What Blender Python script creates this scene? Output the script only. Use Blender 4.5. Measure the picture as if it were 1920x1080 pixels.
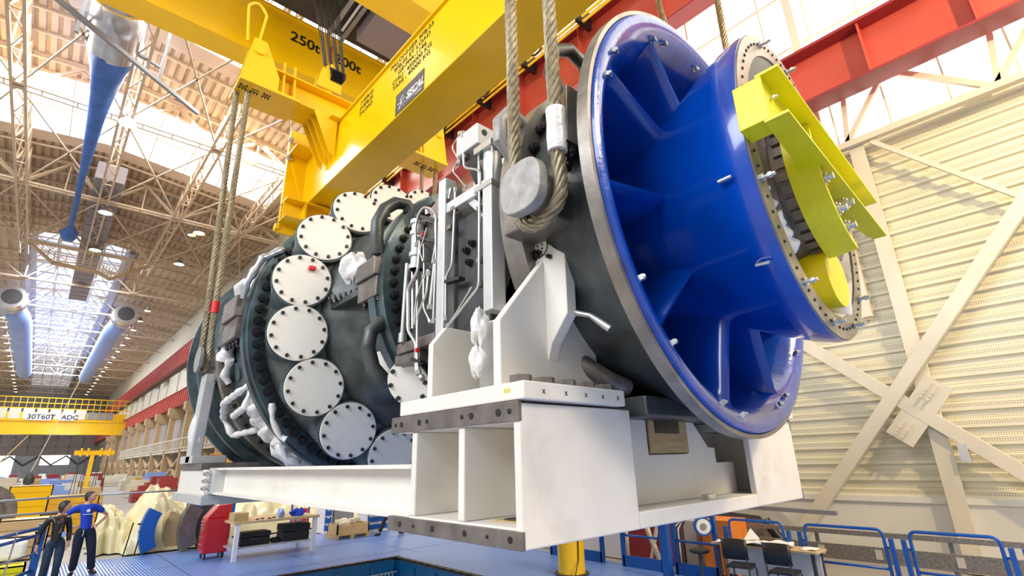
import bpy, bmesh, math, random
from mathutils import Vector, Matrix, noise
random.seed(7)
PI = math.pi
sc = bpy.context.scene
for o in list(bpy.data.objects):
    bpy.data.objects.remove(o)
COL = sc.collection

# ------------------------------------------------------------------ camera
cd = bpy.data.cameras.new('camera')
cam = bpy.data.objects.new('camera', cd)
COL.objects.link(cam)
sc.camera = cam
cd.sensor_width = 36.0
cd.lens = 942.594 / 1920 * 36.0
cd.clip_start = 0.05
cd.clip_end = 600
H = 2.3
yaw, pitch, roll = 0.741805, 0.326401, -0.0266015
fw = Vector((math.sin(yaw)*math.cos(pitch), math.cos(yaw)*math.cos(pitch), math.sin(pitch)))
r0 = Vector((math.cos(yaw), -math.sin(yaw), 0))
u0 = r0.cross(fw)
rr = math.cos(roll)*r0 + math.sin(roll)*u0
uu = -math.sin(roll)*r0 + math.cos(roll)*u0
cam.matrix_world = Matrix(((rr.x, uu.x, -fw.x, 0), (rr.y, uu.y, -fw.y, 0), (rr.z, uu.z, -fw.z, H), (0, 0, 0, 1)))

# ------------------------------------------------------------------ world, lights, exposure
w = bpy.data.worlds.new('world'); sc.world = w; w.use_nodes = True
bg = w.node_tree.nodes['Background']
bg.inputs['Color'].default_value = (1.0, 0.98, 0.95, 1)
bg.inputs['Strength'].default_value = 0.45
sc.view_settings.view_transform = 'Standard'
sc.view_settings.look = 'None'
sc.view_settings.gamma = 1
sc.view_settings.use_curve_mapping = False
sc.view_settings.exposure = 0.26

def area_light(name, loc, target, size, size_y, power, color):
    l = bpy.data.lights.new(name, 'AREA')
    l.shape = 'RECTANGLE'; l.size = size; l.size_y = size_y
    l.energy = power; l.color = color
    o = bpy.data.objects.new(name, l)
    COL.objects.link(o)
    o.location = loc
    d = Vector(target) - Vector(loc)
    o.rotation_euler = d.to_track_quat('-Z', 'Y').to_euler()
    return o
# unseen lights added to brighten the machine: cool from the left, warm from behind
area_light('window_daylight', (-14, 5, 14), (4, 6, 4), 18, 8, 3800, (0.93, 0.96, 1.0))
area_light('hall_lamp_bank', (7, -13, 17), (5, 4, 3), 10, 6, 2600, (1.0, 0.86, 0.68))
area_light('skylight_daylight', (0, 34, 24.5), (0, 34, 0), 20, 8, 5500, (1.0, 0.97, 0.92))
area_light('lantern_daylight', (-0.6, 110, 24.5), (-0.6, 110, 0), 8, 90, 22000, (0.95, 0.97, 1.0))
area_light('wall_lamp', (8.0, -4.5, 10.5), (14, 1.0, 5.0), 0.35, 0.35, 650, (1.0, 0.72, 0.38))  # unseen warm light added for an orange glow on the clad wall

# ------------------------------------------------------------------ materials
def mat(name, color, rough=0.5, metal=0.0, var=0.12, scale=3.0, bump=0.0, bscale=20.0, coat=0.0, emit=None, estr=0.0, stain=None, stain_amt=0.5, stretch=None):
    m = bpy.data.materials.new(name); m.use_nodes = True
    nt = m.node_tree; b = nt.nodes['Principled BSDF']
    b.inputs['Base Color'].default_value = (*color, 1)
    b.inputs['Roughness'].default_value = rough
    b.inputs['Metallic'].default_value = metal
    b.inputs['Coat Weight'].default_value = coat
    b.inputs['Coat Roughness'].default_value = 0.08
    tc = nt.nodes.new('ShaderNodeTexCoord')
    src = tc.outputs['Object']
    if stretch:
        mp = nt.nodes.new('ShaderNodeMapping'); mp.inputs['Scale'].default_value = stretch
        nt.links.new(src, mp.inputs['Vector']); src = mp.outputs['Vector']
    last = None
    if var > 0:
        n = nt.nodes.new('ShaderNodeTexNoise'); n.inputs['Scale'].default_value = scale; n.inputs['Detail'].default_value = 6
        nt.links.new(src, n.inputs['Vector'])
        r = nt.nodes.new('ShaderNodeValToRGB')
        r.color_ramp.elements[0].position = 0.3; r.color_ramp.elements[1].position = 0.7
        r.color_ramp.elements[0].color = (*[c*(1-var) for c in color], 1)
        r.color_ramp.elements[1].color = (*[min(1, c*(1+var)) for c in color], 1)
        nt.links.new(n.outputs['Fac'], r.inputs['Fac'])
        last = r.outputs['Color']
    if stain:
        n2 = nt.nodes.new('ShaderNodeTexNoise'); n2.inputs['Scale'].default_value = scale*0.6; n2.inputs['Detail'].default_value = 8; n2.inputs['Roughness'].default_value = 0.7
        nt.links.new(src, n2.inputs['Vector'])
        r2 = nt.nodes.new('ShaderNodeValToRGB')
        r2.color_ramp.elements[0].position = 0.55; r2.color_ramp.elements[1].position = 0.75
        r2.color_ramp.elements[0].color = (0, 0, 0, 1); r2.color_ramp.elements[1].color = (stain_amt,)*3+(1,)
        nt.links.new(n2.outputs['Fac'], r2.inputs['Fac'])
        mx = nt.nodes.new('ShaderNodeMixRGB')
        nt.links.new(r2.outputs['Color'], mx.inputs['Fac'])
        if last: nt.links.new(last, mx.inputs['Color1'])
        else: mx.inputs['Color1'].default_value = (*color, 1)
        mx.inputs['Color2'].default_value = (*stain, 1)
        last = mx.outputs['Color']
    if last: nt.links.new(last, b.inputs['Base Color'])
    if bump > 0:
        n3 = nt.nodes.new('ShaderNodeTexNoise'); n3.inputs['Scale'].default_value = bscale; n3.inputs['Detail'].default_value = 4
        nt.links.new(src, n3.inputs['Vector'])
        bp = nt.nodes.new('ShaderNodeBump'); bp.inputs['Strength'].default_value = bump; bp.inputs['Distance'].default_value = 0.02
        nt.links.new(n3.outputs['Fac'], bp.inputs['Height']); nt.links.new(bp.outputs['Normal'], b.inputs['Normal'])
    if emit:
        b.inputs['Emission Color'].default_value = (*emit, 1); b.inputs['Emission Strength'].default_value = estr
    return m

M = {}
def dm(k, *a, **kw): M[k] = mat(k, *a, **kw)
dm('cradle_white', (0.80, 0.765, 0.70), 0.42, 0, 0.05, 2.0, stain=(0.42, 0.36, 0.28), stain_amt=0.35, bump=0.05)
dm('raw_steel', (0.20, 0.175, 0.16), 0.42, 0.55, 0.3, 5.0, stain=(0.45, 0.35, 0.25), stain_amt=0.4)
dm('cover_white', (0.82, 0.80, 0.73), 0.45, 0, 0.03, 3.0, stain=(0.5, 0.47, 0.42), stain_amt=0.25)
dm('casing', (0.078, 0.088, 0.088), 0.40, 0.45, 0.5, 3.0, stain=(0.13, 0.10, 0.075), stain_amt=0.5, bump=0.15, bscale=30)
dm('casing_teal', (0.085, 0.125, 0.14), 0.38, 0.45, 0.5, 2.5, stain=(0.06, 0.05, 0.045), stain_amt=0.7, bump=0.12, bscale=25)
dm('flange_steel', (0.27, 0.25, 0.225), 0.38, 0.6, 0.3, 4.0, stain=(0.38, 0.28, 0.2), stain_amt=0.4, bump=0.08)
dm('bolt', (0.045, 0.042, 0.045), 0.35, 0.6, 0.3, 20)
dm('steel_bright', (0.62, 0.62, 0.60), 0.28, 0.8, 0.1, 8)
dm('grey_light', (0.60, 0.61, 0.61), 0.4, 0.3, 0.08, 4)
dm('trunnion_grey', (0.34, 0.33, 0.32), 0.55, 0.4, 0.2, 9, bump=0.2, bscale=30, stain=(0.6, 0.58, 0.55), stain_amt=0.4)
dm('blue_gloss', (0.0, 0.055, 0.40), 0.22, 0, 0.18, 1.6, coat=0.7, bump=0.12, bscale=7)
dm('blue_lip', (0.003, 0.062, 0.42), 0.25, 0, 0.25, 4, coat=0.6, bump=0.3, bscale=12)
dm('crane_yellow', (0.93, 0.56, 0.0), 0.28, 0, 0.05, 1.0, coat=0.35)
dm('bracket_yellow', (0.78, 0.72, 0.0), 0.38, 0, 0.06, 3.0, stain=(0.35, 0.33, 0.02), stain_amt=0.4)
dm('cap_yellow', (0.88, 0.68, 0.0), 0.35, 0, 0.08, 3.0)
dm('rail_red', (0.55, 0.085, 0.05), 0.35, 0, 0.12, 0.8)
dm('rail_red_dark', (0.30, 0.028, 0.03), 0.4, 0, 0.12, 0.8)
dm('truss_cream', (0.70, 0.56, 0.40), 0.5, 0, 0.12, 0.6)
dm('roof_beige', (0.58, 0.45, 0.31), 0.6, 0, 0.15, 0.35)
dm('fascia', (0.66, 0.52, 0.40), 0.6, 0, 0.08, 0.8)
dm('truss_white', (0.72, 0.72, 0.74), 0.5, 0, 0.05, 0.6)
dm('steel_cream', (0.70, 0.65, 0.52), 0.42, 0, 0.08, 1.0, stain=(0.4, 0.33, 0.22), stain_amt=0.25)
dm('rope', (0.30, 0.25, 0.16), 0.5, 0.3, 0.35, 14)
dm('black', (0.012, 0.012, 0.014), 0.45, 0, 0.2, 5)
dm('dark_grey', (0.06, 0.06, 0.065), 0.5, 0.2, 0.2, 4)
dm('grey', (0.28, 0.28, 0.28), 0.5, 0.2, 0.1, 3)
dm('galv', (0.36, 0.38, 0.42), 0.45, 0.5, 0.12, 1.0)
dm('silver_duct', (0.62, 0.65, 0.72), 0.22, 0.85, 0.1, 2.0, bump=0.1, bscale=3)
dm('sock_blue', (0.05, 0.16, 0.55), 0.6, 0, 0.2, 1.2, bump=0.3, bscale=2.5)
dm('tube_blue', (0.28, 0.42, 0.85), 0.45, 0, 0.1, 0.5)
dm('duct_grey', (0.30, 0.27, 0.30), 0.5, 0.2, 0.08, 0.6)
dm('rail_blue', (0.01, 0.10, 0.42), 0.3, 0, 0.1, 3)
dm('pit_blue', (0.005, 0.14, 0.38), 0.35, 0, 0.12, 2)
dm('tray_steel', (0.30, 0.27, 0.23), 0.5, 0.4, 0.3, 25)
dm('stiff_red', (0.66, 0.13, 0.10), 0.4, 0, 0.1, 1)
dm('wood', (0.52, 0.36, 0.17), 0.6, 0, 0.2, 4, stretch=(1, 6, 6))
dm('table_wood', (0.62, 0.45, 0.26), 0.4, 0, 0.1, 4, stretch=(1, 8, 8))
dm('crate_yellow', (0.75, 0.42, 0.03), 0.6, 0, 0.15, 3)
dm('tarp', (0.80, 0.74, 0.48), 0.3, 0, 0.06, 2, bump=0.3, bscale=4)
dm('chest_red', (0.52, 0.01, 0.02), 0.28, 0, 0.06, 4, coat=0.3)
dm('paper', (0.85, 0.85, 0.88), 0.7, 0, 0.03, 6)
dm('plastic_wrap', (0.78, 0.77, 0.76), 0.32, 0.1, 0.1, 7, bump=0.7, bscale=14)
dm('white_wall', (0.76, 0.76, 0.72), 0.6, 0, 0.05, 1.0)
dm('column_tan', (0.56, 0.40, 0.22), 0.5, 0, 0.1, 0.5)
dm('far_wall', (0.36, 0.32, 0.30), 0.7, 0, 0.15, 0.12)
dm('concrete', (0.33, 0.31, 0.29), 0.6, 0, 0.15, 0.7)
dm('cream_box', (0.72, 0.68, 0.55), 0.55, 0, 0.1, 0.8)
dm('orange', (0.75, 0.22, 0.03), 0.5, 0, 0.1, 3)
dm('white_plastic', (0.82, 0.82, 0.84), 0.4, 0, 0.02, 3)
dm('ink', (0.01, 0.01, 0.01), 0.6, 0, 0)
dm('logo_grey', (0.10, 0.09, 0.10), 0.5, 0, 0)
dm('red_tag', (0.7, 0.02, 0.02), 0.5, 0, 0)
dm('skin', (0.60, 0.33, 0.22), 0.5, 0, 0.05, 20)
dm('hair', (0.025, 0.017, 0.012), 0.5, 0, 0.3, 60)
dm('shirt_blue', (0.005, 0.05, 0.50), 0.8, 0, 0.1, 10, bump=0.2, bscale=20)
dm('trouser', (0.008, 0.012, 0.035), 0.8, 0, 0.2, 10, bump=0.2, bscale=20)
dm('jeans', (0.012, 0.035, 0.075), 0.8, 0, 0.3, 10, bump=0.2, bscale=20)
dm('leather', (0.012, 0.010, 0.009), 0.3, 0, 0.3, 12, bump=0.3, bscale=25)
dm('scarf', (0.10, 0.05, 0.04), 0.8, 0, 0.4, 30)
dm('shoe', (0.02, 0.017, 0.015), 0.4, 0, 0.2, 10)
dm('skylight', (0.9, 0.9, 0.9), 0.5, 0, 0, emit=(1.0, 0.98, 0.96), estr=2.2)
dm('lantern_glass', (0.8, 0.82, 0.86), 0.5, 0, 0.1, 0.3, emit=(0.86, 0.88, 0.96), estr=0.62)
dm('window_glow', (0.9, 0.9, 0.85), 0.5, 0, 0, emit=(1.0, 0.99, 0.94), estr=1.5)
dm('door_glow', (0.9, 0.9, 0.9), 0.5, 0, 0, emit=(0.92, 0.97, 1.0), estr=1.2)
dm('lamp_green', (0.9, 1, 0.9), 0.5, 0, 0, emit=(0.85, 1.0, 0.80), estr=14)
dm('lamp_warm', (1, 0.8, 0.5), 0.5, 0, 0, emit=(1.0, 0.62, 0.22), estr=16)

# blue walkway plates: ribbed, slightly glossy
def floor_plate_mat():
    m = mat('blue_plate', (0.10, 0.19, 0.50), 0.28, 0.1, 0.12, 0.8)
    nt = m.node_tree; b = nt.nodes['Principled BSDF']
    tc = nt.nodes.new('ShaderNodeTexCoord')
    mp = nt.nodes.new('ShaderNodeMapping'); nt.links.new(tc.outputs['Object'], mp.inputs['Vector'])
    wv = nt.nodes.new('ShaderNodeTexWave'); wv.bands_direction = 'X'; wv.inputs['Scale'].default_value = 5.0; wv.inputs['Distortion'].default_value = 0
    nt.links.new(mp.outputs['Vector'], wv.inputs['Vector'])
    w2 = nt.nodes.new('ShaderNodeTexWave'); w2.bands_direction = 'Y'; w2.inputs['Scale'].default_value = 1.2; w2.inputs['Distortion'].default_value = 0
    nt.links.new(mp.outputs['Vector'], w2.inputs['Vector'])
    add = nt.nodes.new('ShaderNodeMath'); add.operation = 'ADD'
    nt.links.new(wv.outputs['Fac'], add.inputs[0]); nt.links.new(w2.outputs['Fac'], add.inputs[1])
    bp = nt.nodes.new('ShaderNodeBump'); bp.inputs['Strength'].default_value = 0.35; bp.inputs['Distance'].default_value = 0.02
    nt.links.new(add.outputs[0], bp.inputs['Height']); nt.links.new(bp.outputs['Normal'], b.inputs['Normal'])
    rp = nt.nodes.new('ShaderNodeValToRGB'); nt.links.new(wv.outputs['Fac'], rp.inputs['Fac'])
    rp.color_ramp.elements[0].color = (0.08, 0.20, 0.60, 1); rp.color_ramp.elements[1].color = (0.24, 0.40, 0.85, 1)
    nt.links.new(rp.outputs['Color'], b.inputs['Base Color'])
    return m
M['blue_plate'] = floor_plate_mat()

# perforated cream cladding: rows of dots on alternate ribs
def cladding_mat():
    m = mat('cladding', (0.74, 0.70, 0.53), 0.5, 0, 0, 1)
    nt = m.node_tree; b = nt.nodes['Principled BSDF']
    tc = nt.nodes.new('ShaderNodeTexCoord')
    vo = nt.nodes.new('ShaderNodeTexVoronoi'); vo.inputs['Scale'].default_value = 26; vo.inputs['Randomness'].default_value = 0.05
    nt.links.new(tc.outputs['Object'], vo.inputs['Vector'])
    sp = nt.nodes.new('ShaderNodeSeparateXYZ'); nt.links.new(tc.outputs['Object'], sp.inputs[0])
    ml = nt.nodes.new('ShaderNodeMath'); ml.operation = 'MULTIPLY'; ml.inputs[1].default_value = 1/0.34
    nt.links.new(sp.outputs['Z'], ml.inputs[0])
    fr = nt.nodes.new('ShaderNodeMath'); fr.operation = 'FRACT'; nt.links.new(ml.outputs[0], fr.inputs[0])
    ct = nt.nodes.new('ShaderNodeMath'); ct.operation = 'LESS_THAN'; ct.inputs[1].default_value = 0.5
    nt.links.new(fr.outputs[0], ct.inputs[0])
    lt = nt.nodes.new('ShaderNodeMath'); lt.operation = 'LESS_THAN'; lt.inputs[1].default_value = 0.34
    nt.links.new(vo.outputs['Distance'], lt.inputs[0])
    an = nt.nodes.new('ShaderNodeMath'); an.operation = 'MULTIPLY'
    nt.links.new(ct.outputs[0], an.inputs[0]); nt.links.new(lt.outputs[0], an.inputs[1])
    mx = nt.nodes.new('ShaderNodeMixRGB'); nt.links.new(an.outputs[0], mx.inputs['Fac'])
    mx.inputs['Color1'].default_value = (0.76, 0.72, 0.55, 1); mx.inputs['Color2'].default_value = (0.40, 0.36, 0.24, 1)
    nt.links.new(mx.outputs['Color'], b.inputs['Base Color'])
    return m
M['cladding'] = cladding_mat()

# ------------------------------------------------------------------ mesh helpers
def V(*a): return Vector(a)
def frame_of(d):
    d = Vector(d).normalized()
    a = Vector((0, 0, 1)) if abs(d.z) < 0.95 else Vector((1, 0, 0))
    x = a.cross(d).normalized(); y = d.cross(x)
    return x, y, d

class MB:
    """collects geometry in world coordinates; build() links it as one mesh object"""
    def __init__(s): s.v = []; s.f = []; s.sm = []
    def add(s, vs, fs, smooth=False):
        n = len(s.v); s.v += [Vector(p) for p in vs]
        for f in fs: s.f.append([i+n for i in f]); s.sm.append(smooth)
        return s
    def box(s, x0, x1, y0, y1, z0, z1):
        vs = [(x, y, z) for x in (x0, x1) for y in (y0, y1) for z in (z0, z1)]
        return s.add(vs, [(0, 1, 3, 2), (4, 6, 7, 5), (0, 4, 5, 1), (2, 3, 7, 6), (0, 2, 6, 4), (1, 5, 7, 3)])
    def obox(s, c, ax, ay, az, hx, hy, hz):
        c = Vector(c); ax = Vector(ax); ay = Vector(ay); az = Vector(az)
        vs = [c+ax*hx*i+ay*hy*j+az*hz*k for i in (-1, 1) for j in (-1, 1) for k in (-1, 1)]
        return s.add(vs, [(0, 1, 3, 2), (4, 6, 7, 5), (0, 4, 5, 1), (2, 3, 7, 6), (0, 2, 6, 4), (1, 5, 7, 3)])
    def bar(s, a, b, w, h=None):
        h = h or w; a = Vector(a); b = Vector(b); x, y, d = frame_of(b-a)
        return s.obox((a+b)/2, x, y, d, w/2, h/2, (b-a).length/2)
    def cyl(s, a, b, r, r2=None, n=16, caps=True, smooth=True):
        a = Vector(a); b = Vector(b); r2 = r if r2 is None else r2; x, y, d = frame_of(b-a)
        vs = []
        for p, q in ((a, r), (b, r2)):
            for i in range(n):
                t = 2*PI*i/n; vs.append(p+x*math.cos(t)*q+y*math.sin(t)*q)
        s.add(vs, [(i, (i+1) % n, n+(i+1) % n, n+i) for i in range(n)], smooth)
        if caps:
            s.add(vs[:n], [tuple(reversed(range(n)))]); s.add(vs[n:], [tuple(range(n))])
        return s
    def tube(s, pts, r, n=8, closed=False, caps=True):
        pts = [Vector(p) for p in pts]; m = len(pts)
        rs = r if isinstance(r, (list, tuple)) else [r]*m
        d = (pts[1]-pts[0]).normalized(); x, y, _ = frame_of(d); vs = []
        for i, p in enumerate(pts):
            if closed: t = (pts[(i+1) % m]-pts[i-1])
            elif i == 0: t = pts[1]-pts[0]
            elif i == m-1: t = pts[-1]-pts[-2]
            else: t = pts[i+1]-pts[i-1]
            t.normalize()
            x = (x-t*x.dot(t)).normalized(); y = t.cross(x)
            for k in range(n):
                a = 2*PI*k/n; vs.append(p+x*math.cos(a)*rs[i]+y*math.sin(a)*rs[i])
        fs = []
        for i in range(m if closed else m-1):
            j = (i+1) % m
            for k in range(n): fs.append((i*n+k, i*n+(k+1) % n, j*n+(k+1) % n, j*n+k))
        s.add(vs, fs, True)
        if caps and not closed:
            s.add(vs[:n], [tuple(reversed(range(n)))]); s.add(vs[-n:], [tuple(range(n))])
        return s
    def prism(s, pts, off):
        """polygon pts (3D, planar) extruded by vector off"""
        pts = [Vector(p) for p in pts]; off = Vector(off); n = len(pts)
        vs = pts+[p+off for p in pts]
        return s.add(vs, [tuple(reversed(range(n))), tuple(range(n, 2*n))]+[(i, (i+1) % n, n+(i+1) % n, n+i) for i in range(n)])
    def lathe(s, c, axis, prof, n=64, a0=0, a1=2*PI, closed_prof=False, smooth=True, ref=None):
        """prof = [(t along axis, radius)]"""
        c = Vector(c); d = Vector(axis).normalized()
        if ref: x = Vector(ref); y = d.cross(x)
        else: x, y, _ = frame_of(d)
        full = abs(a1-a0-2*PI) < 1e-6; m = len(prof); k = n if full else n+1; vs = []
        for i in range(k):
            a = a0+(a1-a0)*i/n
            for t, r in prof: vs.append(c+d*t+(x*math.cos(a)+y*math.sin(a))*r)
        fs = []
        for i in range(n):
            j = (i+1) % k
            for q in range(m if closed_prof else m-1):
                q2 = (q+1) % m
                fs.append((i*m+q, j*m+q, j*m+q2, i*m+q2))
        return s.add(vs, fs, smooth)
    def build(s, name, m, parent=None, sharp=None, bevel=0, kind=None):
        me = bpy.data.meshes.new(name)
        o0 = origin(parent)
        me.from_pydata([tuple(p-o0) for p in s.v], [], s.f)
        me.polygons.foreach_set('use_smooth', s.sm)
        me.materials.append(M[m] if isinstance(m, str) else m)
        bm = bmesh.new(); bm.from_mesh(me)
        bmesh.ops.remove_doubles(bm, verts=bm.verts, dist=1e-5)
        bmesh.ops.recalc_face_normals(bm, faces=bm.faces)
        for e in bm.edges:
            if len(e.link_faces) == 2 and e.calc_face_angle(0) > 0.7: e.smooth = False
        bm.to_mesh(me); bm.free()
        o = bpy.data.objects.new(name, me); COL.objects.link(o)
        if parent: o.parent = parent
        if bevel:
            b = o.modifiers.new('bevel', 'BEVEL'); b.width = bevel; b.segments = 2; b.limit_method = 'ANGLE'
        if kind: o['kind'] = kind
        return o
def each(s, name, m, parent=None, bevel=0, most=100):
    """link every loose piece of s as an object of its own"""
    n = len(s.v); par = list(range(n))
    def fd(a):
        while par[a] != a: par[a] = par[par[a]]; a = par[a]
        return a
    key = {}
    for i, p in enumerate(s.v):
        k = (round(p.x, 5), round(p.y, 5), round(p.z, 5))
        if k in key: par[fd(i)] = fd(key[k])
        else: key[k] = i
    for f in s.f:
        for q in f[1:]: par[fd(q)] = fd(f[0])
    gr = {}
    for f, sm in zip(s.f, s.sm): gr.setdefault(fd(f[0]), []).append((f, sm))
    gl = sorted(gr.values(), key=lambda g: (s.v[g[0][0][0]]-Vector((0, 0, 2.3))).length)
    def sub(fl):
        t = MB(); mp = {}
        for f, sm in fl:
            for i in f:
                if i not in mp: mp[i] = len(t.v); t.v.append(s.v[i])
            t.f.append([mp[i] for i in f]); t.sm.append(sm)
        return t
    for g in gl[:most]: sub(g).build(name, m, parent, bevel=bevel)
    if len(gl) > most:
        o = sub([x for g in gl[most:] for x in g]).build(name, m, parent); o['kind'] = 'stuff'
def origin(o):
    p = Vector((0, 0, 0))
    while o: p += o.location; o = o.parent
    return p
def tag(o, label, cat, group=None, kind=None):
    o['label'] = label; o['category'] = cat
    if group: o['group'] = group
    if kind: o['kind'] = kind
    return o
def thing(name, label, cat, loc=(0, 0, 0), group=None):
    o = bpy.data.objects.new(name, None); COL.objects.link(o); o.location = loc
    o.empty_display_size = 0.2
    return tag(o, label, cat, group)
KIDS = {}
def children(o): return [c for c in bpy.data.objects if c.parent == o]
def dup(o, loc=None, rz=None, label=None, parent=None):
    c = o.copy(); COL.objects.link(c)
    if parent: c.parent = parent
    for ch in children(o): dup(ch, parent=c)
    if loc is not None: c.location = loc
    if rz is not None: c.rotation_euler = (0, 0, rz)
    if label: c['label'] = label
    return c
def text_mesh(name, body, size, origin_pt, xdir, ydir, m, parent, extrude=0.004, align='LEFT', shear=0.0, bold=0.0, wide=1.0):
    cu = bpy.data.curves.new(name, 'FONT'); cu.body = body; cu.size = size; cu.extrude = extrude; cu.align_x = align; cu.shear = shear; cu.offset = bold
    t = bpy.data.objects.new(name+'_tmp', cu); COL.objects.link(t)
    dg = bpy.context.evaluated_depsgraph_get()
    me = bpy.data.meshes.new_from_object(t.evaluated_get(dg))
    bpy.data.objects.remove(t)
    x = Vector(xdir).normalized(); y = Vector(ydir).normalized(); z = x.cross(y); x = x*wide
    o0 = Vector(origin_pt)-origin(parent)
    me.transform(Matrix(((x.x, y.x, z.x, o0.x), (x.y, y.y, z.y, o0.y), (x.z, y.z, z.z, o0.z), (0, 0, 0, 1))))
    me.materials.clear(); me.materials.append(M[m])
    o = bpy.data.objects.new(name, me); COL.objects.link(o); o.parent = parent
    return o
def ibeam(s, a, b, w, h, t=0.04, up=(0, 0, 1)):
    """I-section from a to b (centre line), flanges at +-h/2 along up"""
    a = Vector(a); b = Vector(b); d = (b-a).normalized(); u = Vector(up); x = u.cross(d).normalized(); u = d.cross(x)
    c = (a+b)/2; L = (b-a).length/2
    s.obox(c+u*(h/2-t/2), x, u, d, w/2, t/2, L); s.obox(c-u*(h/2-t/2), x, u, d, w/2, t/2, L)
    s.obox(c, x, u, d, t/2*0.8, h/2-t, L)
    return s
# ================================================================== THE SETTING
ROOF_SL = 0.11; RIDGE_X = -0.6
def rz_(x): return 26.0-ROOF_SL*abs(x-RIDGE_X)
# floor: concrete, with the opening of the pit
PX0, PX1, PY0, PY1 = 2.6, 7.35, 7.6, 12.6
fl = MB()
for a in ((-16, PX0, -14, 205), (PX1, 24, -14, 205), (PX0, PX1, -14, PY0), (PX0, PX1, PY1, 205)):
    fl.box(a[0], a[1], a[2], a[3], -0.4, -0.03)
fl.box(PX0-.2, PX1+.2, PY0-.2, PY1+.2, -1.7, -1.6)
fl.build('floor', 'concrete', kind='structure')
pl = MB()
for a in ((1.0, PX0, -6, 18.6), (PX1, 10.35, -6, 18.6), (PX0, PX1, -6, PY0), (PX0, PX1, PY1, 18.6)):
    pl.box(a[0], a[1], a[2], a[3], -0.03, 0.0)
pl.build('floor_plating', 'blue_plate', kind='structure')
pl = MB(); pl.box(-3.5, 0.985, 11, 18.6, -0.03, -0.004)
pl.build('floor_walkway', 'galv', kind='structure')
# seams in the plating
sm = MB()
for x in (3.1, 5.6, 8.1): sm.box(x-.006, x+.006, 12.7, 18.6, -0.001, 0.002)
for y in (13.4, 15.9): sm.box(1, 10.3, y-.006, y+.006, -0.001, 0.0021)
sm.build('trim_1', 'black', kind='structure')

# right wall: white plinth, ribbed perforated cladding, window strip
def ribbed(x, y0, y1, z0, z1, per=0.34, dep=0.07):
    s = MB(); z = z0; prof = []
    while z < z1:
        prof += [(x, z), (x, z+per*.42), (x+dep, z+per*.5), (x+dep, z+per*.92)]
        z += per
    n = len(prof); vs = [(p[0], y, p[1]) for y in (y0, y1) for p in prof]
    return s.add(vs, [(i, i+1, n+i+1, n+i) for i in range(n-1)])
wl = ribbed(14.0, -9, 18, 1.3, 9.6)
wl.box(14.08, 14.3, -9, 18, 1.2, 9.7)
wl.build('wall_right', 'cladding', kind='structure')
wb = MB(); wb.box(13.95, 14.3, -9, 205, -0.4, 1.25); wb.box(13.9, 14.1, -9, 18, 1.2, 1.32)
wb.build('wall_right_base', 'white_wall', kind='structure')
wu = MB(); wu.box(14.02, 14.3, 18, 205, 1.25, 24.6)
wu.build('wall_right_far', 'cream_box', kind='structure')
# window bands high on the near right wall
g = MB(); g.box(14.1, 14.15, -9, 18, 9.7, 23.0)
g.build('window_1', 'window_glow', kind='structure')
g = MB()
for y in [-9+1.15*i for i in range(24)]: g.box(14.04, 14.1, y-.02, y+.02, 9.7, 23)
for z in (9.72, 11.5, 13.4, 15.3, 17.2, 19.1, 21.0, 22.9): g.box(14.02, 14.1, -9, 18, z-.03, z+.03)
g.build('window_frame', 'steel_cream', kind='structure')

# roof: ribbed sheets between glazed strips, fascia boards along each strip
XL, XR = -15.0, 14.0
def roof_sheet(y0, y1, x0=XL, x1=XR, per=0.5, dep=0.16):
    s = MB(); xs = []; x = x0
    while x < x1-1e-6:
        for fx, fz in ((0, 0), (.55, 0), (.65, 1), (.9, 1)):
            if x+fx*per <= x1: xs.append((x+fx*per, fz))
        x += per
    xs.append((x1, 0)); n = len(xs)
    vs = [(a, y, rz_(a)+b*dep) for y in (y0, y1) for a, b in xs]
    s.add(vs, [(i, n+i, n+i+1, i+1) for i in range(n-1)])
    vs = [(a, y, rz_(a)+.3) for y in (y0, y1) for a in (x0, max(x0, min(x1, RIDGE_X)), x1)]
    s.add(vs, [(0, 3, 4, 1), (1, 4, 5, 2)])
    return s
def glaze(y0, y1, x0, x1, name, m):
    s = MB(); xs = [x0, RIDGE_X, x1] if x0 < RIDGE_X < x1 else [x0, x1]
    for a, b in zip(xs[:-1], xs[1:]):
        s.add([(a, y0, rz_(a)+.25), (b, y0, rz_(b)+.25), (b, y1, rz_(b)+.25), (a, y1, rz_(a)+.25)], [(0, 1, 2, 3)])
    return s.build(name, m, kind='structure')
GX = 11.6
bands = [(20.5, 29.6), (37.6, 45.6)]
roofm = roof_sheet(12, 20.5)
sheets = [(30.6, 37.6), (46.6, 67.0)]
for a, b in sheets:
    s = roof_sheet(a, b); n = len(roofm.v); roofm.v += s.v; roofm.f += [[i+n for i in f] for f in s.f]; roofm.sm += s.sm
for a, b in ((20.5, 30.6), (37.6, 46.6)):
    s = roof_sheet(a, b, GX, XR); n = len(roofm.v); roofm.v += s.v; roofm.f += [[i+n for i in f] for f in s.f]; roofm.sm += s.sm
LX0, LX1 = -4.7, 3.5
for x0, x1 in ((XL, LX0), (LX1, XR)):
    s = roof_sheet(67, 205, x0, x1, 0.8); n = len(roofm.v); roofm.v += s.v; roofm.f += [[i+n for i in f] for f in s.f]; roofm.sm += s.sm
roofm.build('ceiling', 'roof_beige', kind='structure')
f = MB()
for y0, y1 in ((29.6, 30.6), (45.6, 46.6)):
    for a, b in ((XL, RIDGE_X), (RIDGE_X, GX)):
        f.add([(a, y0, rz_(a)+.35), (b, y0, rz_(b)+.35), (b, y1, rz_(b)-.02), (a, y1, rz_(a)-.02)], [(0, 1, 2, 3)])
        f.add([(a, y0, rz_(a)+.45), (b, y0, rz_(b)+.45), (b, y1, rz_(b)+.08), (a, y1, rz_(a)+.08)], [(0, 1, 2, 3)])
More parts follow.
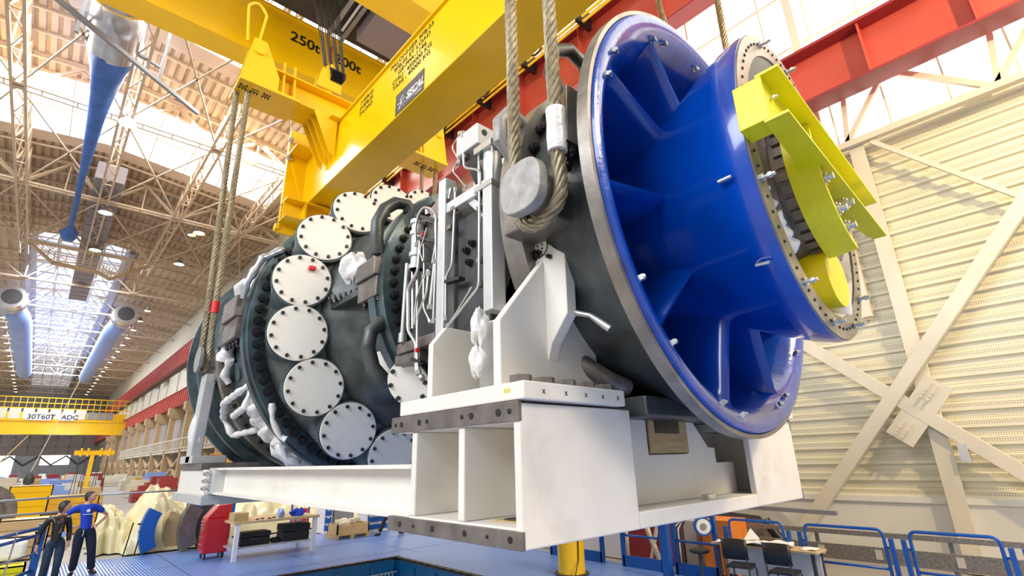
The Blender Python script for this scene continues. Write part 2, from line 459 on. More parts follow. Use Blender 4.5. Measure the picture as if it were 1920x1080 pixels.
f.build('trim_2', 'fascia', kind='structure')
for i, (a, b) in enumerate(bands): glaze(a, b, XL, GX, 'window_%d' % (i+2), 'skylight')
# glazing bars of the strips
f = MB()
for a, b in bands:
    for x in [XL+2.45*i for i in range(11)]: f.bar((x, a, rz_(x)+.12), (x, b, rz_(x)+.12), .05, .08)
    f.bar((XL, (a+b)/2, rz_(XL)+.1), (RIDGE_X, (a+b)/2, 26.1), .07); f.bar((RIDGE_X, (a+b)/2, 26.1), (GX, (a+b)/2, rz_(GX)+.1), .07)
f.build('window_bars', 'truss_cream', kind='structure')
# long lantern: raised, with side faces and frames
s = MB(); s.box(LX0, LX1, 67, 197, 28.0, 28.1)
s.build('window_4', 'lantern_glass', kind='structure')
s = MB(); s.box(LX0-.5, LX0, 67, 197, 25.0, 28.1); s.box(LX1, LX1+.5, 67, 197, 25.0, 28.1)
s.build('trim_3', 'duct_grey', kind='structure')
s = MB()
for i in range(30):
    y = 68+4.35*i
    s.box(LX0, LX1, y-.07, y+.07, 27.8, 28.0)
    for x0, x1 in ((LX0, -2.6), (LX1, 1.4)):
        s.bar((x0, y, 25.4), (x1, y, 27.9), .11); s.bar((x1, y, 27.9), (x1, y+4.35, 25.5), .09)
    s.bar((-2.6, y, 27.9), (-.6, y, 26.0), .09); s.bar((1.4, y, 27.9), (-.6, y, 26.0), .09)
    s.bar((LX0, y, 25.4), (LX1, y, 25.4), .1)
for x in (-2.6, -.6, 1.4): s.bar((x, 67, 25.6 if x == -.6 else 27.8), (x, 197, 25.6 if x == -.6 else 27.8), .16)
s.build('window_bars.001', 'truss_white', kind='structure')
# end wall far away
e = MB(); e.box(XL, XR, 204, 204.4, 6.5, 26.2)
for z in (9, 11.5): e.box(XL, XR, 203.8, 204, z-.2, z+.2)
for x in range(-14, 15, 3): e.box(x-.1, x+.1, 203.8, 204, 6.5, 24)
e.build('wall_back', 'far_wall', kind='structure')
d = MB(); d.box(XL, -4, 204.2, 204.3, 0, 6.5); d.box(1.5, 8, 204.2, 204.3, 3.8, 6.5)
d.build('door_1', 'door_glow', kind='structure')
d = MB(); d.box(-4, 14, 204.3, 204.6, 0, 6.5)
d.build('wall_back_base', 'galv', kind='structure')
d = MB()
for x in (-14, -8, -2, 4, 10): d.bar((x, 203.7, 3.8), (x+3, 203.7, 6.3), .35); d.bar((x+3, 203.7, 6.3), (x+6, 203.7, 3.8), .35)
d.build('trim_4', 'dark_grey', kind='structure')

# roof trusses across the hall: chords + lattice, each truss its own thing
NODES = [-14.6, -9.7, -4.8, 0.1, 5.2, 10.3, 13.9]
order = ['first', 'second', 'third', 'fourth', 'fifth', 'sixth', 'seventh', 'eighth', 'ninth', 'tenth']
def truss(y, label, m='truss_cream', zb=23.0, dbl=True, group='roof trusses across the hall', th=.15):
    t = thing('roof_truss', label, 'roof truss', (0, y, zb), group)
    s = MB()
    for dy in ((-.28, .28) if dbl else (0,)): s.bar((XL, y+dy, zb), (XR, y+dy, zb), th, th*.9)
    if dbl:
        for x in [XL+1.6*i for i in range(19)]: s.bar((x, y-.28, zb), (x, y+.28, zb), .07)
    s.build('bottom_chord', m, t)
    s = MB(); s.bar((XL, y, rz_(XL)-.3), (RIDGE_X, y, 25.7), .16, .12); s.bar((RIDGE_X, y, 25.7), (XR, y, rz_(XR)-.3), .16, .12)
    s.build('top_chord', m, t)
    s = MB()
    for a, b in zip(NODES[:-1], NODES[1:]):
        c = (a+b)/2
        for dy in ((-.22, .22) if dbl else (0,)):
            s.bar((a, y+dy, zb), (c, y+dy*.6, rz_(c)-.35), .10); s.bar((b, y+dy, zb), (c, y+dy*.6, rz_(c)-.35), .10)
        s.bar((c, y, zb), (c, y, rz_(c)-.35), .09)
        s.bar((a, y, zb), (a, y, rz_(a)-.3), .13)
    each(s, 'lattice_member', m, t)
    s = MB()
    for a in NODES: s.box(a-.35, a+.35, y-.33, y+.33, zb-.04, zb+.05)
    each(s, 'node_plate', m, t)
    return t
ty = [35.6, 49.2, 62.8]
for i, y in enumerate(ty): truss(y, 'cream lattice roof truss across the hall, %s one from the camera' % order[i])
ty2 = [76, 89, 102, 115, 128, 141, 154, 167, 180, 193]
for i, y in enumerate(ty2): truss(y, 'pale lattice roof truss under the long lantern, %s one away' % order[i], 'truss_cream', dbl=False, group='roof trusses under the long lantern', th=.22)
# girders along the hall
def lgirder(x, label, y0=14, y1=67):
    t = thing('roof_girder', label, 'roof girder', (x, y0, 23), 'lattice girders along the roof')
    s = MB()
    for dx in (-.3, .3): s.bar((x+dx, y0, 23), (x+dx, y1, 23), .15)
    s.build('bottom_chord', 'truss_cream', t)
    s = MB(); s.bar((x, y0, rz_(x)-.35), (x, y1, rz_(x)-.35), .18); s.build('top_chord', 'truss_cream', t)
    s = MB(); y = y0+1.2; st = 3.4
    while y < y1-st:
        for dx in (-.28, .28): s.bar((x+dx, y, 23), (x+dx*.5, y+st/2, rz_(x)-.4), .09); s.bar((x+dx, y+st, 23), (x+dx*.5, y+st/2, rz_(x)-.4), .09)
        s.bar((x-.3, y, 23), (x+.3, y, 23), .08); s.bar((x-.3, y, 23), (x+.3, y+st/2, 23), .06); s.bar((x+.3, y+st/2, 23), (x-.3, y+st, 23), .06)
        y += st
    s.build('lattice', 'truss_cream', t)
for x, l in ((-4.8, 'cream lattice girder along the roof at the left edge'), (0.1, 'cream lattice girder along the roof beside the grey duct'), (5.2, 'cream lattice girder along the roof behind the left wire ropes'), (10.3, 'cream lattice girder along the roof nearest the red runway')): lgirder(x, l)
# wind bracing in the bottom chord plane and purlins under the sheets
s = MB()
ys = [22]+ty
for y0, y1 in zip(ys[:-1], ys[1:]):
    for a, b in zip(NODES[:-1], NODES[1:]):
        s.bar((a, y0, 23.05), (b, y1, 23.05), .09); s.bar((b, y0, 23.05), (a, y1, 23.05), .09)
s.build('trim_5', 'truss_cream', kind='structure')
s = MB()
for y in [31.4, 33.4, 35.6, 37.2, 47.2, 49.4, 51.6, 53.8, 56, 58.2, 60.4, 62.6, 64.8, 66.6]:
    s.bar((XL, y, rz_(XL)-.12), (RIDGE_X, y, 25.88), .10, .16); s.bar((RIDGE_X, y, 25.88), (XR, y, rz_(XR)-.12), .10, .16)
for y in range(70, 204, 4):
    s.bar((XL, y, rz_(XL)-.12), (LX0, y, rz_(LX0)-.12), .12, .2); s.bar((LX1, y, rz_(LX1)-.12), (XR, y, rz_(XR)-.12), .12, .2)
s.build('trim_6', 'truss_cream', kind='structure')

# walkway bridge under the lantern start
t = thing('maintenance_gangway', 'brown angled steel gangway with handrails hung below the start of the lantern', 'gangway', (0, 64, 22))
pts = [(-4.4, 64, 23.2), (-2.4, 64, 21.6), (1.2, 64, 21.4), (2.2, 64, 20.9), (4.9, 64, 22.9)]
s = MB()
for a, b in zip(pts[:-1], pts[1:]): s.bar(a, b, .9, .16)
s.build('walkway', 'column_tan', t)
s = MB()
for dy in (-.45, .45):
    for dz in (.55, 1.1):
        for a, b in zip(pts[:-1], pts[1:]): s.bar((a[0], a[1]+dy, a[2]+dz), (b[0], b[1]+dy, b[2]+dz), .05)
    for a, b in zip(pts[:-1], pts[1:]):
        for k in range(4):
            x = a[0]+(b[0]-a[0])*k/4; z = a[2]+(b[2]-a[2])*k/4; s.bar((x, 64+dy, z), (x, 64+dy, z+1.1), .05)
s.build('handrail', 'truss_cream', t)

# ducts and the fabric sock
t = thing('air_duct', 'large grey rectangular air duct running along under the roof', 'air duct', (.2, 45, 23))
s = MB(); s.box(-.75, 1.05, 45.6, 84, 23.3, 24.7); s.build('duct', 'duct_grey', t)
s = MB()
for i in range(20): s.box(-.79, 1.09, 46+i*2, 46.08+i*2, 23.26, 24.74)
each(s, 'joint_flange', 'grey', t)
t = thing('ventilation_duct', 'shiny round metal duct with a limp blue fabric sock hanging off its end', 'ventilation duct', (-1.2, 22, 23.3))
s = MB(); s.lathe((-1.15, 16, 23.6), (0, 1, 0), [(0, 1.3), (3, 1.3), (3.1, 1.35), (3.2, 1.3), (9.3, 1.3), (9.35, 1.37), (9.5, 1.3), (10.2, 1.22), (13.6, 1.18), (13.6, 1.1), (0, 1.1)], 40)
s.build('duct', 'silver_duct', t)
s = MB(); pr = [(29.5, 1.14, 23.6, 1), (30.0, 1.04, 23.5, .96), (31.0, .86, 23.3, .9), (32.2, .68, 23.05, .85), (33.6, .52, 22.8, .8), (35.2, .42, 22.6, .8), (37.5, .37, 22.45, .8), (40, .30, 22.35, .8), (43, .22, 22.25, .8), (48, .17, 22.1, .8), (53.5, .16, 22.0, .8), (54.6, .4, 21.9, .9), (55.6, .62, 21.9, .9), (56.5, .5, 21.9, .9), (56.9, .1, 21.9, .9)]
n = 28; vs = []
for y, r, z, sq in pr:
    for i in range(n):
        a = 2*PI*i/n; q = r*(1+.07*math.sin(5*a+y)); vs.append((-1.15-.016*(y-29)+q*math.cos(a), y, z+q*sq*math.sin(a)))
s.add(vs, [(i*n+k, i*n+(k+1) % n, (i+1)*n+(k+1) % n, (i+1)*n+k) for i in range(len(pr)-1) for k in range(n)], True)
s.build('fabric_sock', 'sock_blue', t)
s = MB(); s.bar((-5, 24.2, 21.9), (3.2, 30.6, 22.1), .2); s.bar((-2.5, 27.6, 22.1), (-2.5, 27.6, 26), .16); s.bar((1.0, 29, 22.1), (1.0, 29, 26), .16); s.bar((-2.5, 27.6, 23.0), (1.0, 29, 23.0), .14)
s.build('hanger', 'galv', t)
for x, y, l in ((-5.8, 83, 'silver open-ended duct with blue tube at the far left of the roof'), (5.5, 84, 'silver open-ended duct with blue tube right of the lantern')):
    t = thing('ventilation_duct', l, 'ventilation duct', (x, y, 22), 'open ended ducts beside the lantern')
    s = MB(); s.lathe((x, y, 22.3), (0, 1, 0), [(0, .95), (0, 1.35), (2.5, 1.35), (2.6, 1.5), (2.9, 1.35), (6, 1.3), (6, .95), (0, .95)], 28); s.build('duct', 'silver_duct', t)
    s = MB(); s.cyl((x, y+.02, 22.3), (x, y+.1, 22.3), .95, n=28); s.build('duct_mouth', 'dark_grey', t)
    s = MB(); s.tube([(x, y+5, 22.1), (x+(.7 if x < 0 else -.5), y+8, 21.6), (x+(.9 if x < 0 else -.6), y+12, 21.4), (x+(.9 if x < 0 else -.6), y+60, 21.4)], 1.15, 20); s.build('blue_tube', 'tube_blue', t)

# pendant lamps
def lamp(x, y, z, m, label, group, r=.34):
    t = thing('pendant_lamp', label, 'lamp', (x, y, z), group)
    s = MB(); s.lathe((x, y, z), (0, 0, 1), [(0, r), (.18, r*.82), (.42, r*.3), (.7, r*.28), (.7, 0)], 20); s.build('lamp_shade', 'grey', t)
    s = MB(); s.lathe((x, y, z), (0, 0, 1), [(0.02, 0), (.0, r*.6), (.1, r*.75)], 20); s.build('bulb', m, t)
    s = MB(); s.bar((x, y, z+.6), (x, y, 23.0), .04); s.build('stem', 'grey', t)
    return t
L = [(0.4, 50.1, 22.4, 'lamp_green', 'white glowing lamp under the roof, left of the wire ropes and higher of two'),
     (.45, 60.2, 22.4, 'lamp_green', 'white glowing lamp just above the gangway'),
     (7.3, 59.5, 22.4, 'lamp_green', 'small white glowing lamp between gangway and the left wire ropes'),
     (7.15, 49.8, 22.4, 'lamp_warm', 'bright orange glowing lamp beside the left wire ropes'),
     (0.24, 34.9, 22.4, 'lamp_green', 'white glowing lamp in front of the wide skylight'),
     (7.2, 34.5, 22.4, 'lamp_warm', 'orange glowing lamp against the skylight, right of ropes')]
for x, y, z, m, l in L:
    lamp(x, y, z, m, l, 'near roof lamps', .5)
    if m == 'lamp_warm': lamp(x-.45, y+.6, z-.1, m, l.replace('glowing lamp', 'glowing lamp (lower of pair)'), 'near roof lamps')
for i in range(17): lamp(7.5, 81+6.6*i, 22.3, 'lamp_warm', 'warm hanging lamp in the far row right of the lantern', 'far right row of lamps', .42)
for i in range(15): lamp(-7.0, 96+6.6*i, 22.3, 'lamp_warm', 'hanging lamp in the far row left of the lantern', 'far left row of lamps', .42)

# ---------------------------------------------------------------- crane runways on the right wall
def runway(name, label, x, y0, y1, z0, z1, m, m2, stp, grp=None):
    t = thing(name, label, 'crane runway', (x, y0, z0), grp)
    far = stp < 1.5; wx = x+.02 if far else x+.28
    s = MB(); s.box(wx, wx+.06, y0, y1, z0, z1); s.build('web', m2 if far else m, t)
    s = MB(); s.box(x-.12, x+.5, y0, y1, z0-.06, z0); s.build('bottom_flange', m2, t)
    s = MB(); s.box(x-.12, x+.5, y0, y1, z1, z1+.08); s.build('top_flange', m2, t)
    s = MB(); y = y0+.8
    while y < y1: s.box(x-.09 if far else x-.06, wx, y-(.13 if far else .02), y+(.13 if far else .02), z0, z1); y += stp
    each(s, 'stiffener', 'stiff_red' if far else m, t)
    s = MB(); s.box(x+.1, x+.22, y0, y1, z1+.08, z1+.2); s.build('crane_rail', 'crane_yellow', t)
    return t
runway('crane_runway', 'red steel crane runway beam crossing the upper right corner', 12.75, -9, 30, 10.62, 12.05, 'rail_red', 'rail_red_dark', 1.9)
runway('crane_runway', 'lower red crane runway beam along the far side wall', 12.75, 30, 204, 9.9, 11.9, 'rail_red', 'rail_red_dark', 1.3)
runway('crane_runway', 'orange-red upper crane runway beam behind the yellow spreader', 12.75, 2, 42, 15.9, 18.5, 'rail_red', 'rail_red_dark', 3.4)
runway('crane_runway', 'upper red crane runway beam along the far side wall', 12.75, 42, 204, 16.0, 18.5, 'rail_red', 'rail_red_dark', 1.1)
t = thing('conductor_rail', 'set of yellow conductor bars with black clips along the orange runway', 'conductor rail', (12.4, 2, 18))
for k in range(4):
    s = MB(); s.tube([(12.2-.06*k, 1, 17.9+.2*k), (12.2-.06*k, 42, 17.9+.2*k)], .055, 8); s.build('bar', 'crane_yellow', t)
s = MB()
for y in range(3, 42, 3): s.box(11.9, 12.7, y-.08, y+.08, 17.8, 18.62)
each(s, 'clip', 'black', t)
# lattice girder below the red runway
t = thing('lattice_girder', 'cream lattice girder on the wall just below the red runway beam', 'lattice girder', (13.6, -9, 9.5))
s = MB(); s.bar((13.6, -9, 9.5), (13.6, 2.9, 9.5), .18, .16); s.build('bottom_chord', 'steel_cream', t)
s = MB(); s.bar((13.6, -9, 11.05), (13.6, 18, 11.05), .18, .16); s.build('top_chord', 'steel_cream', t)
s = MB()
for y in (2.3, -.5, -3.3, -6.1):
    s.bar((13.6, y, 9.5), (13.6, y-1.15, 11.05), .11); s.bar((13.6, y-.05, 9.5), (13.6, y-.25, 11.05), .11); s.bar((13.6, y-2.8, 9.5), (13.6, y-1.15, 11.05), .12)
each(s, 'lattice', 'steel_cream', t)
s = MB(); s.bar((13.65, 1.8, 9.4), (13.75, -2.2, 4.75), .10); s.build('stay', 'steel_cream', t)
# wall columns and cross bracing
t = thing('wall_column', 'cream steel column on the clad wall behind the cross brace', 'column', (13.8, 2.15, 0))
s = MB(); s.box(13.72, 13.98, 2.0, 2.22, 0, 9.5); s.build('shaft', 'steel_cream', t)
s = MB(); s.box(13.66, 13.72, 1.97, 2.27, 0, 9.5); s.build('front_flange', 'steel_cream', t)
s = MB(); s.box(13.5, 13.72, 1.7, 1.85, 2.0, 2.35); s.build('junction_box', 'grey_light', t)
t = thing('wall_column', 'cream steel column holding the lattice girder, hidden low by the flange', 'column', (13.7, 2.9, 0))
s = MB(); s.box(13.7, 13.9, 2.7, 2.9, 5.2, 23); s.build('shaft', 'steel_cream', t)
t = thing('cross_brace', 'large riveted cream steel cross brace on the right wall', 'cross brace', (13.6, 2.4, 3.0))
A, B, C, D = V(13.55, 4.7, 5.25), V(13.55, -1.0, -.1), V(13.45, -0.9, 7.6), V(13.45, 5.35, .15)
for a, b in ((A, B), (C, D)):
    s = MB(); d = (b-a).normalized(); nrm = V(1, 0, 0); sd = d.cross(nrm)
    s.obox((a+b)/2, nrm, sd, d, .02, .13, (b-a).length/2)
    s.obox((a+b)/2+nrm*.07+sd*.12, nrm, sd, d, .07, .018, (b-a).length/2); s.obox((a+b)/2+nrm*.07-sd*.12, nrm, sd, d, .07, .018, (b-a).length/2)
    s.build('brace', 'steel_cream', t)
X0 = V(13.5, 2.3, 3.02)
s = MB(); dC = (D-C).normalized(); sC = dC.cross(V(1, 0, 0)); s.obox(X0+V(.05, 0, 0), (1, 0, 0), sC, dC, .015, .26, .72); s.build('gusset_plate', 'steel_cream', t)
s = MB()
for k in (-.62, -.54, -.46, -.38, -.3, .3, .38, .46, .54, .62):
    for q in (-.09, .03): s.cyl(X0+dC*k+sC*q-V(.06, 0, 0), X0+dC*k+sC*q-V(.1, 0, 0), .028, n=8)
each(s, 'rivet', 'steel_cream', t)

# far side wall: columns, corbels, mezzanine, pale boxes between runways
for i, y in enumerate(range(52, 172, 10)):
    t = thing('hall_column', 'tan hall column under the far red runway', 'column', (12.7, y, 0), 'tan hall columns')
    s = MB(); s.box(12.5, 13.1, y-.35, y+.35, 0, 8.6); s.build('shaft', 'column_tan', t)
    s = MB(); s.prism([(12.2, y-.6, 9.8), (13.9, y-.6, 9.8), (13.9, y-.6, 8.4), (12.7, y-.6, 8.4), (12.2, y-.6, 8.9)], (0, 1.2, 0)); s.build('corbel', 'column_tan', t)
    s = MB(); s.bar((13.0, y+.5, 3.9), (13.0, y+9.3, 1), .3); s.bar((13.0, y+.5, .3), (13.0, y+9.3, 3.6), .3); s.build('diagonal', 'column_tan', t)
t = thing('mezzanine', 'cream mezzanine gallery with upright balusters between the tan columns', 'mezzanine', (12.6, 50, 4))
s = MB(); s.box(12.5, 14, 50, 130, 4.0, 4.2); s.build('deck', 'cream_box', t)
s = MB(); s.bar((12.45, 50, 5.5), (12.45, 130, 5.5), .12); s.bar((12.45, 50, 4.4), (12.45, 130, 4.4), .1)
for k in range(57): s.bar((12.45, 50+k*1.4, 4.2), (12.45, 50+k*1.4, 5.5), .10)
s.build('railing', 'cream_box', t)
s = MB(); s.box(13.9, 14.0, 50, 204, 0, 9); s.build('wall_right_shadow', 'far_wall', kind='structure')  # dark sheet over the wall, shade between the columns put into its colour
for i in range(14):
    y = 46+8*i; s = MB(); s.box(13.2, 14.0, y, y+4.5, 12.3, 14.3+.5*(i % 3)); s.box(13.3, 14, y+4.6, y+7.6, 12.3, 15.4)
    o = s.build('wall_cabinet', 'cream_box'); tag(o, 'pale wall cabinets between the two far red runways', 'cabinet', 'pale cabinets on the side wall')
for i in range(4):
    y = 44+4.5*i; s = MB(); s.box(13.1, 14.0, y, y+3, 18.9, 20.4)
    o = s.build('wall_unit', 'cream_box'); tag(o, 'pale box unit standing on the upper far runway', 'box', 'pale units above the upper runway')
# dark red steel stair and shelves behind the exhaust support
t = thing('storage_rack', 'dark red and yellow steel rack seen behind the exhaust end of the cradle', 'rack', (11.2, 42, 0))
for k in range(7):
    s = MB(); s.box(11.6, 12.0, 38+k*2.2, 38.4+k*2.2, 0, 8.2); s.build('post', 'rail_red_dark' if k % 2 else 'column_tan', t)
for z in (2.2, 4.4, 6.6):
    s = MB(); s.box(11.4, 12.8, 38, 52, z, z+.15); s.build('shelf', 'crate_yellow', t)
    s = MB()
    for k in range(24): s.bar((11.4, 38+k*.6, z), (11.4, 38+k*.6, z+1.1), .07)
    s.bar((11.4, 38, z+1.1), (11.4, 52, z+1.1), .08); s.build('railing', 'crate_yellow', t)
# far overhead crane
CZ = -1.7
t = thing('overhead_crane', 'far yellow overhead crane marked 30T60T spanning the hall', 'overhead crane', (0, 134, 12))
s = MB(); s.box(-15, 12.9, 133.2, 134.2, 10.6+CZ, 13.0+CZ); s.build('near_girder', 'crane_yellow', t)
s = MB(); s.box(-15, 12.9, 133.0, 134.4, 12.9+CZ, 13.1+CZ); s.box(-15, 12.9, 133.0, 134.4, 10.5+CZ, 10.65+CZ); s.build('girder_flange', 'crane_yellow', t)
s = MB(); s.box(-15, 12.9, 138, 139, 12.5+CZ, 15.0+CZ); s.build('far_girder', 'crane_yellow', t)
s = MB()
for k in range(28): s.bar((-15+k, 133.1, 13.1+CZ), (-15+k, 133.1, 17.3+CZ), .1)
for z in (15.3, 16.3, 17.3): s.bar((-15, 133.1, z+CZ), (12.9, 133.1, z+CZ), .16)
s.build('walkway_rail', 'crane_yellow', t)
s = MB()
for k in range(9): s.box(-10.8+k*1.9, -9.2+k*1.9, 132.8, 133.0, 13.3+CZ, 15.2+CZ)
s.build('panel', 'cream_box', t)
s = MB()
for k in range(6): s.box(2.2+k*1.4, 3.4+k*1.4, 132.9, 133.6, 13.4+CZ, 14.8+CZ)
s.build('cabinet', 'grey', t)
s = MB(); s.box(-2.6, .9, 132.7, 132.8, 13.1+CZ, 14.4+CZ); s.box(2.2, 4.6, 132.7, 132.8, 13.1+CZ, 14.4+CZ); s.build('sign_plate', 'white_plastic', t)
text_mesh('sign_text', '30T60T', 1.25, (-2.5, 132.68, 13.3+CZ), (1, 0, 0), (0, 0, 1), 'ink', t, .01, bold=.02)
text_mesh('sign_text', 'ADC', 1.2, (2.4, 132.68, 13.3+CZ), (1, 0, 0), (0, 0, 1), 'ink', t, .01, bold=.02)
s = MB(); s.bar((-1.4, 133.5, 10.6+CZ), (-6, 128, -2+3), .12); s.build('hoist_cable', 'column_tan', t)
s = MB(); s.lathe((-6.1, 128, 2.6), (0, 0, 1), [(-1.2, 0), (-1, .9), (0, 1.1), (1, .7), (1.8, .2), (1.8, 0)], 16); s.build('hook_block', 'dark_grey', t)
# yellow lifting frame on a post
t = thing('lifting_stand', 'yellow T shaped lifting stand with notched top beam', 'lifting stand', (4.0, 52, 0))
s = MB(); s.box(3.2, 3.45, 51.88, 52.12, 0, 3.4); s.build('post', 'crane_yellow', t)
s = MB(); s.box(2.2, 4.65, 51.85, 52.15, 3.35, 3.62)
for k in range(14): s.box(2.22+k*.175, 2.32+k*.175, 51.85, 52.15, 3.62, 3.7)
s.build('top_beam', 'crane_yellow', t)
for x in (2.6, 3.0, 3.8, 4.3):
    s = MB(); s.box(x-.06, x+.06, 51.7, 52.3, 3.25, 3.85); each(s, 'shackle', 'crane_yellow', t)
    s = MB(); s.bar((x, 51.9, 3.3), (x-.15, 51.7, .4), .04); s.bar((x, 52.1, 3.3), (x+.12, 52.2, .4), .04); s.build('sling', 'dark_grey', t)
# ================================================================== THE GAS TURBINE
TC = V(4.87, 0, 4.655)
YA = V(0, 1, 0)
REF = (1, 0, 0)
def tilt_y(x, y, z):   # the inlet end sits about two degrees off square
    return y+max(0, min(1, (5-y)/2))*(.035*(x-TC.x)-.013*(z-TC.z))
def P(r, deg, y):
    a = math.radians(deg); x, z = TC.x+r*math.cos(a), TC.z+r*math.sin(a); return V(x, tilt_y(x, y, z), z)
def RD(deg):
    a = math.radians(deg); return V(math.cos(a), 0, math.sin(a))
GT = thing('gas_turbine', 'huge gas turbine with glossy blue inlet bell, white round covers and dark casing', 'gas turbine', (4.87, 7, 4.655))
def ring(name, m, prof, n=96, parent=GT, closed=True):
    s = MB(); s.lathe((TC.x, 0, TC.z), (0, 1, 0), prof, n, closed_prof=closed, ref=(1, 0, 0)); s.v = [V(p.x, tilt_y(p.x, p.y, p.z), p.z) for p in s.v]; return s.build(name, m, parent)
# inlet bell: blue lip and throat
BELL = [(2.05, 2.03), (2.12, 1.97), (2.3, 1.89), (2.6, 1.78), (3.0, 1.66), (3.4, 1.58), (3.6, 1.56)]
lip = ring('bellmouth', 'blue_lip', [(2.12, 2.2), (2.05, 2.205), (2.015, 2.19), (2.0, 2.15), (2.01, 2.10)]+BELL+[(3.6, 1.59), (3.0, 1.70), (2.6, 1.83), (2.3, 1.95), (2.14, 2.08)], 128)
ring('inlet_ring', 'flange_steel', [(2.04, 2.206), (2.04, 2.245), (2.15, 2.245), (2.15, 2.09), (2.12, 2.09), (2.12, 2.206)], 128)
hub = ring('hub_cone', 'blue_gloss', [(1.205, 1.30), (1.2, 1.45), (1.205, 1.474), (1.26, 1.476), (1.42, 1.445), (1.43, 1.438), (1.7, 1.34), (1.95, 1.22), (2.2, 1.13), (2.6, 1.04), (3.6, 1.0), (3.6, .9), (1.5, 1.25)], 128)
ring('hub_flange', 'flange_steel', [(1.19, 1.26), (1.19, 1.462), (1.21, 1.472), (1.21, 1.26)], 96)
ring('guide_vane_disc', 'casing', [(3.42, .98), (3.42, 1.58), (3.46, 1.58), (3.46, .98)], 64)
# light inner cone behind the hub flange
ring('inner_cone', 'grey_light', [(1.21, 1.262), (1.6, 1.05), (1.9, .62), (1.9, .3), (1.95, .3), (1.95, .65), (1.62, 1.10), (1.23, 1.29)], 64)
# inlet struts: ten blades between hub and bell
def bell_r(y):
    for (a, ra), (b, rb) in zip(BELL[:-1], BELL[1:]):
        if y <= b: return ra+(rb-ra)*max(0, (y-a)/(b-a))
    return BELL[-1][1]
for k in range(10):
    a = 189+36*k
    rd = RD(a); tn = V(-rd.z, 0, rd.x); s = MB(); vs = []
    secs = [(1.02, 2.0), (1.16, 2.02), (1.25, 2.045), (1.5, 2.07), (1.8, 2.09), (1.93, 2.10), (2.02, 2.08)]
    for r, y0 in secs:
        fl_ = 1+2.0*max(0, 1.22-r)+max(0, r-1.9)*2.5
        lo = [(0, 0), (.02, .028), (.10, .05), (.4, .065), (.85, .045), (1.1, 0)]
        loop = [(d, h*fl_) for d, h in lo]+[(d, -h*fl_) for d, h in lo[-2:0:-1]]
        for d, h in loop:
            q = rd*min(r, bell_r(y0+d)+.012); vs.append(V(TC.x+q.x, tilt_y(TC.x+q.x, y0+d, TC.z+q.z), TC.z+q.z)+tn*h)
    n = 10
    s.add(vs, [(i*n+q, i*n+(q+1) % n, (i+1)*n+(q+1) % n, (i+1)*n+q) for i in range(len(secs)-1) for q in range(n)], True)
    s.build('inlet_strut', 'blue_gloss', GT)
# flange holes, clips and fittings
s = MB()
for k in range(72):
    a = 5*k; s.cyl(P(1.37, a, 1.195), P(1.37, a, 1.18), .013, n=8)
o = s.build('flange_hole', 'black', GT); o['kind'] = 'stuff'
def shared(name, mbf, m):
    """mesh datablock modelled at the origin along +Z"""
    s = MB(); mbf(s); o = s.build(name, m); me = o.data; bpy.data.objects.remove(o); return me
def place(name, me, parent, loc, axis, scale=1.0):
    o = bpy.data.objects.new(name, me); COL.objects.link(o); o.parent = parent
    o.location = Vector(loc)-origin(parent)
    o.rotation_mode = 'QUATERNION'; o.rotation_quaternion = Vector(axis).to_track_quat('Z', 'Y'); o.scale = (scale,)*3
    return o
def clip_shape(s):
    s.box(-.02, .02, -.02, .02, 0, .05); s.cyl((-.03, 0, .05), (.03, 0, .05), .014, n=8); s.cyl((0, 0, 0), (0, 0, .012), .035, n=10)
CLIP = shared('clip', clip_shape, 'steel_bright')
for a, r, y in ((152, 2.08, 2.03), (162, 2.08, 2.03), (118, 2.0, 2.1), (110, 2.0, 2.1), (88, 2.0, 2.1), (77, 2.0, 2.1), (212, 2.09, 2.03), (228, 2.09, 2.03), (252, 2.07, 2.04), (263, 2.07, 2.04), (291, 2.05, 2.05), (298, 2.05, 2.05), (322, 2.05, 2.05)):
    place('fitting', CLIP, GT, P(r, a, y), -YA-RD(a)*.6)
def stud_shape(s):
    s.cyl((0, 0, -.02), (0, 0, .03), .045, n=6, smooth=False); s.cyl((0, 0, .03), (0, 0, .13), .022, n=10); s.cyl((0, 0, .07), (0, 0, .10), .034, n=6, smooth=False)
STUD = shared('stud', stud_shape, 'steel_bright')
for a in (116, 84, 199, 236, 262, 292, 318): place('flange_stud', STUD, GT, P(1.37, a, 1.19), -YA, .75)
for a, y, r in ((196, 1.45, 1.43), (223, 1.40, 1.44)):
    p = P(r, a, y); s = MB(); s.tube([p-RD(a)*.02, p+RD(a)*.05, p+RD(a)*.06-V(0, .1, 0)], .014, 8); s.build('probe', 'steel_bright', GT)
s = MB(); p = P(1.42, 176, 1.40); s.cyl(p-RD(176)*.05, p+RD(176)*.01, .03, n=12); s.build('port', 'black', GT)
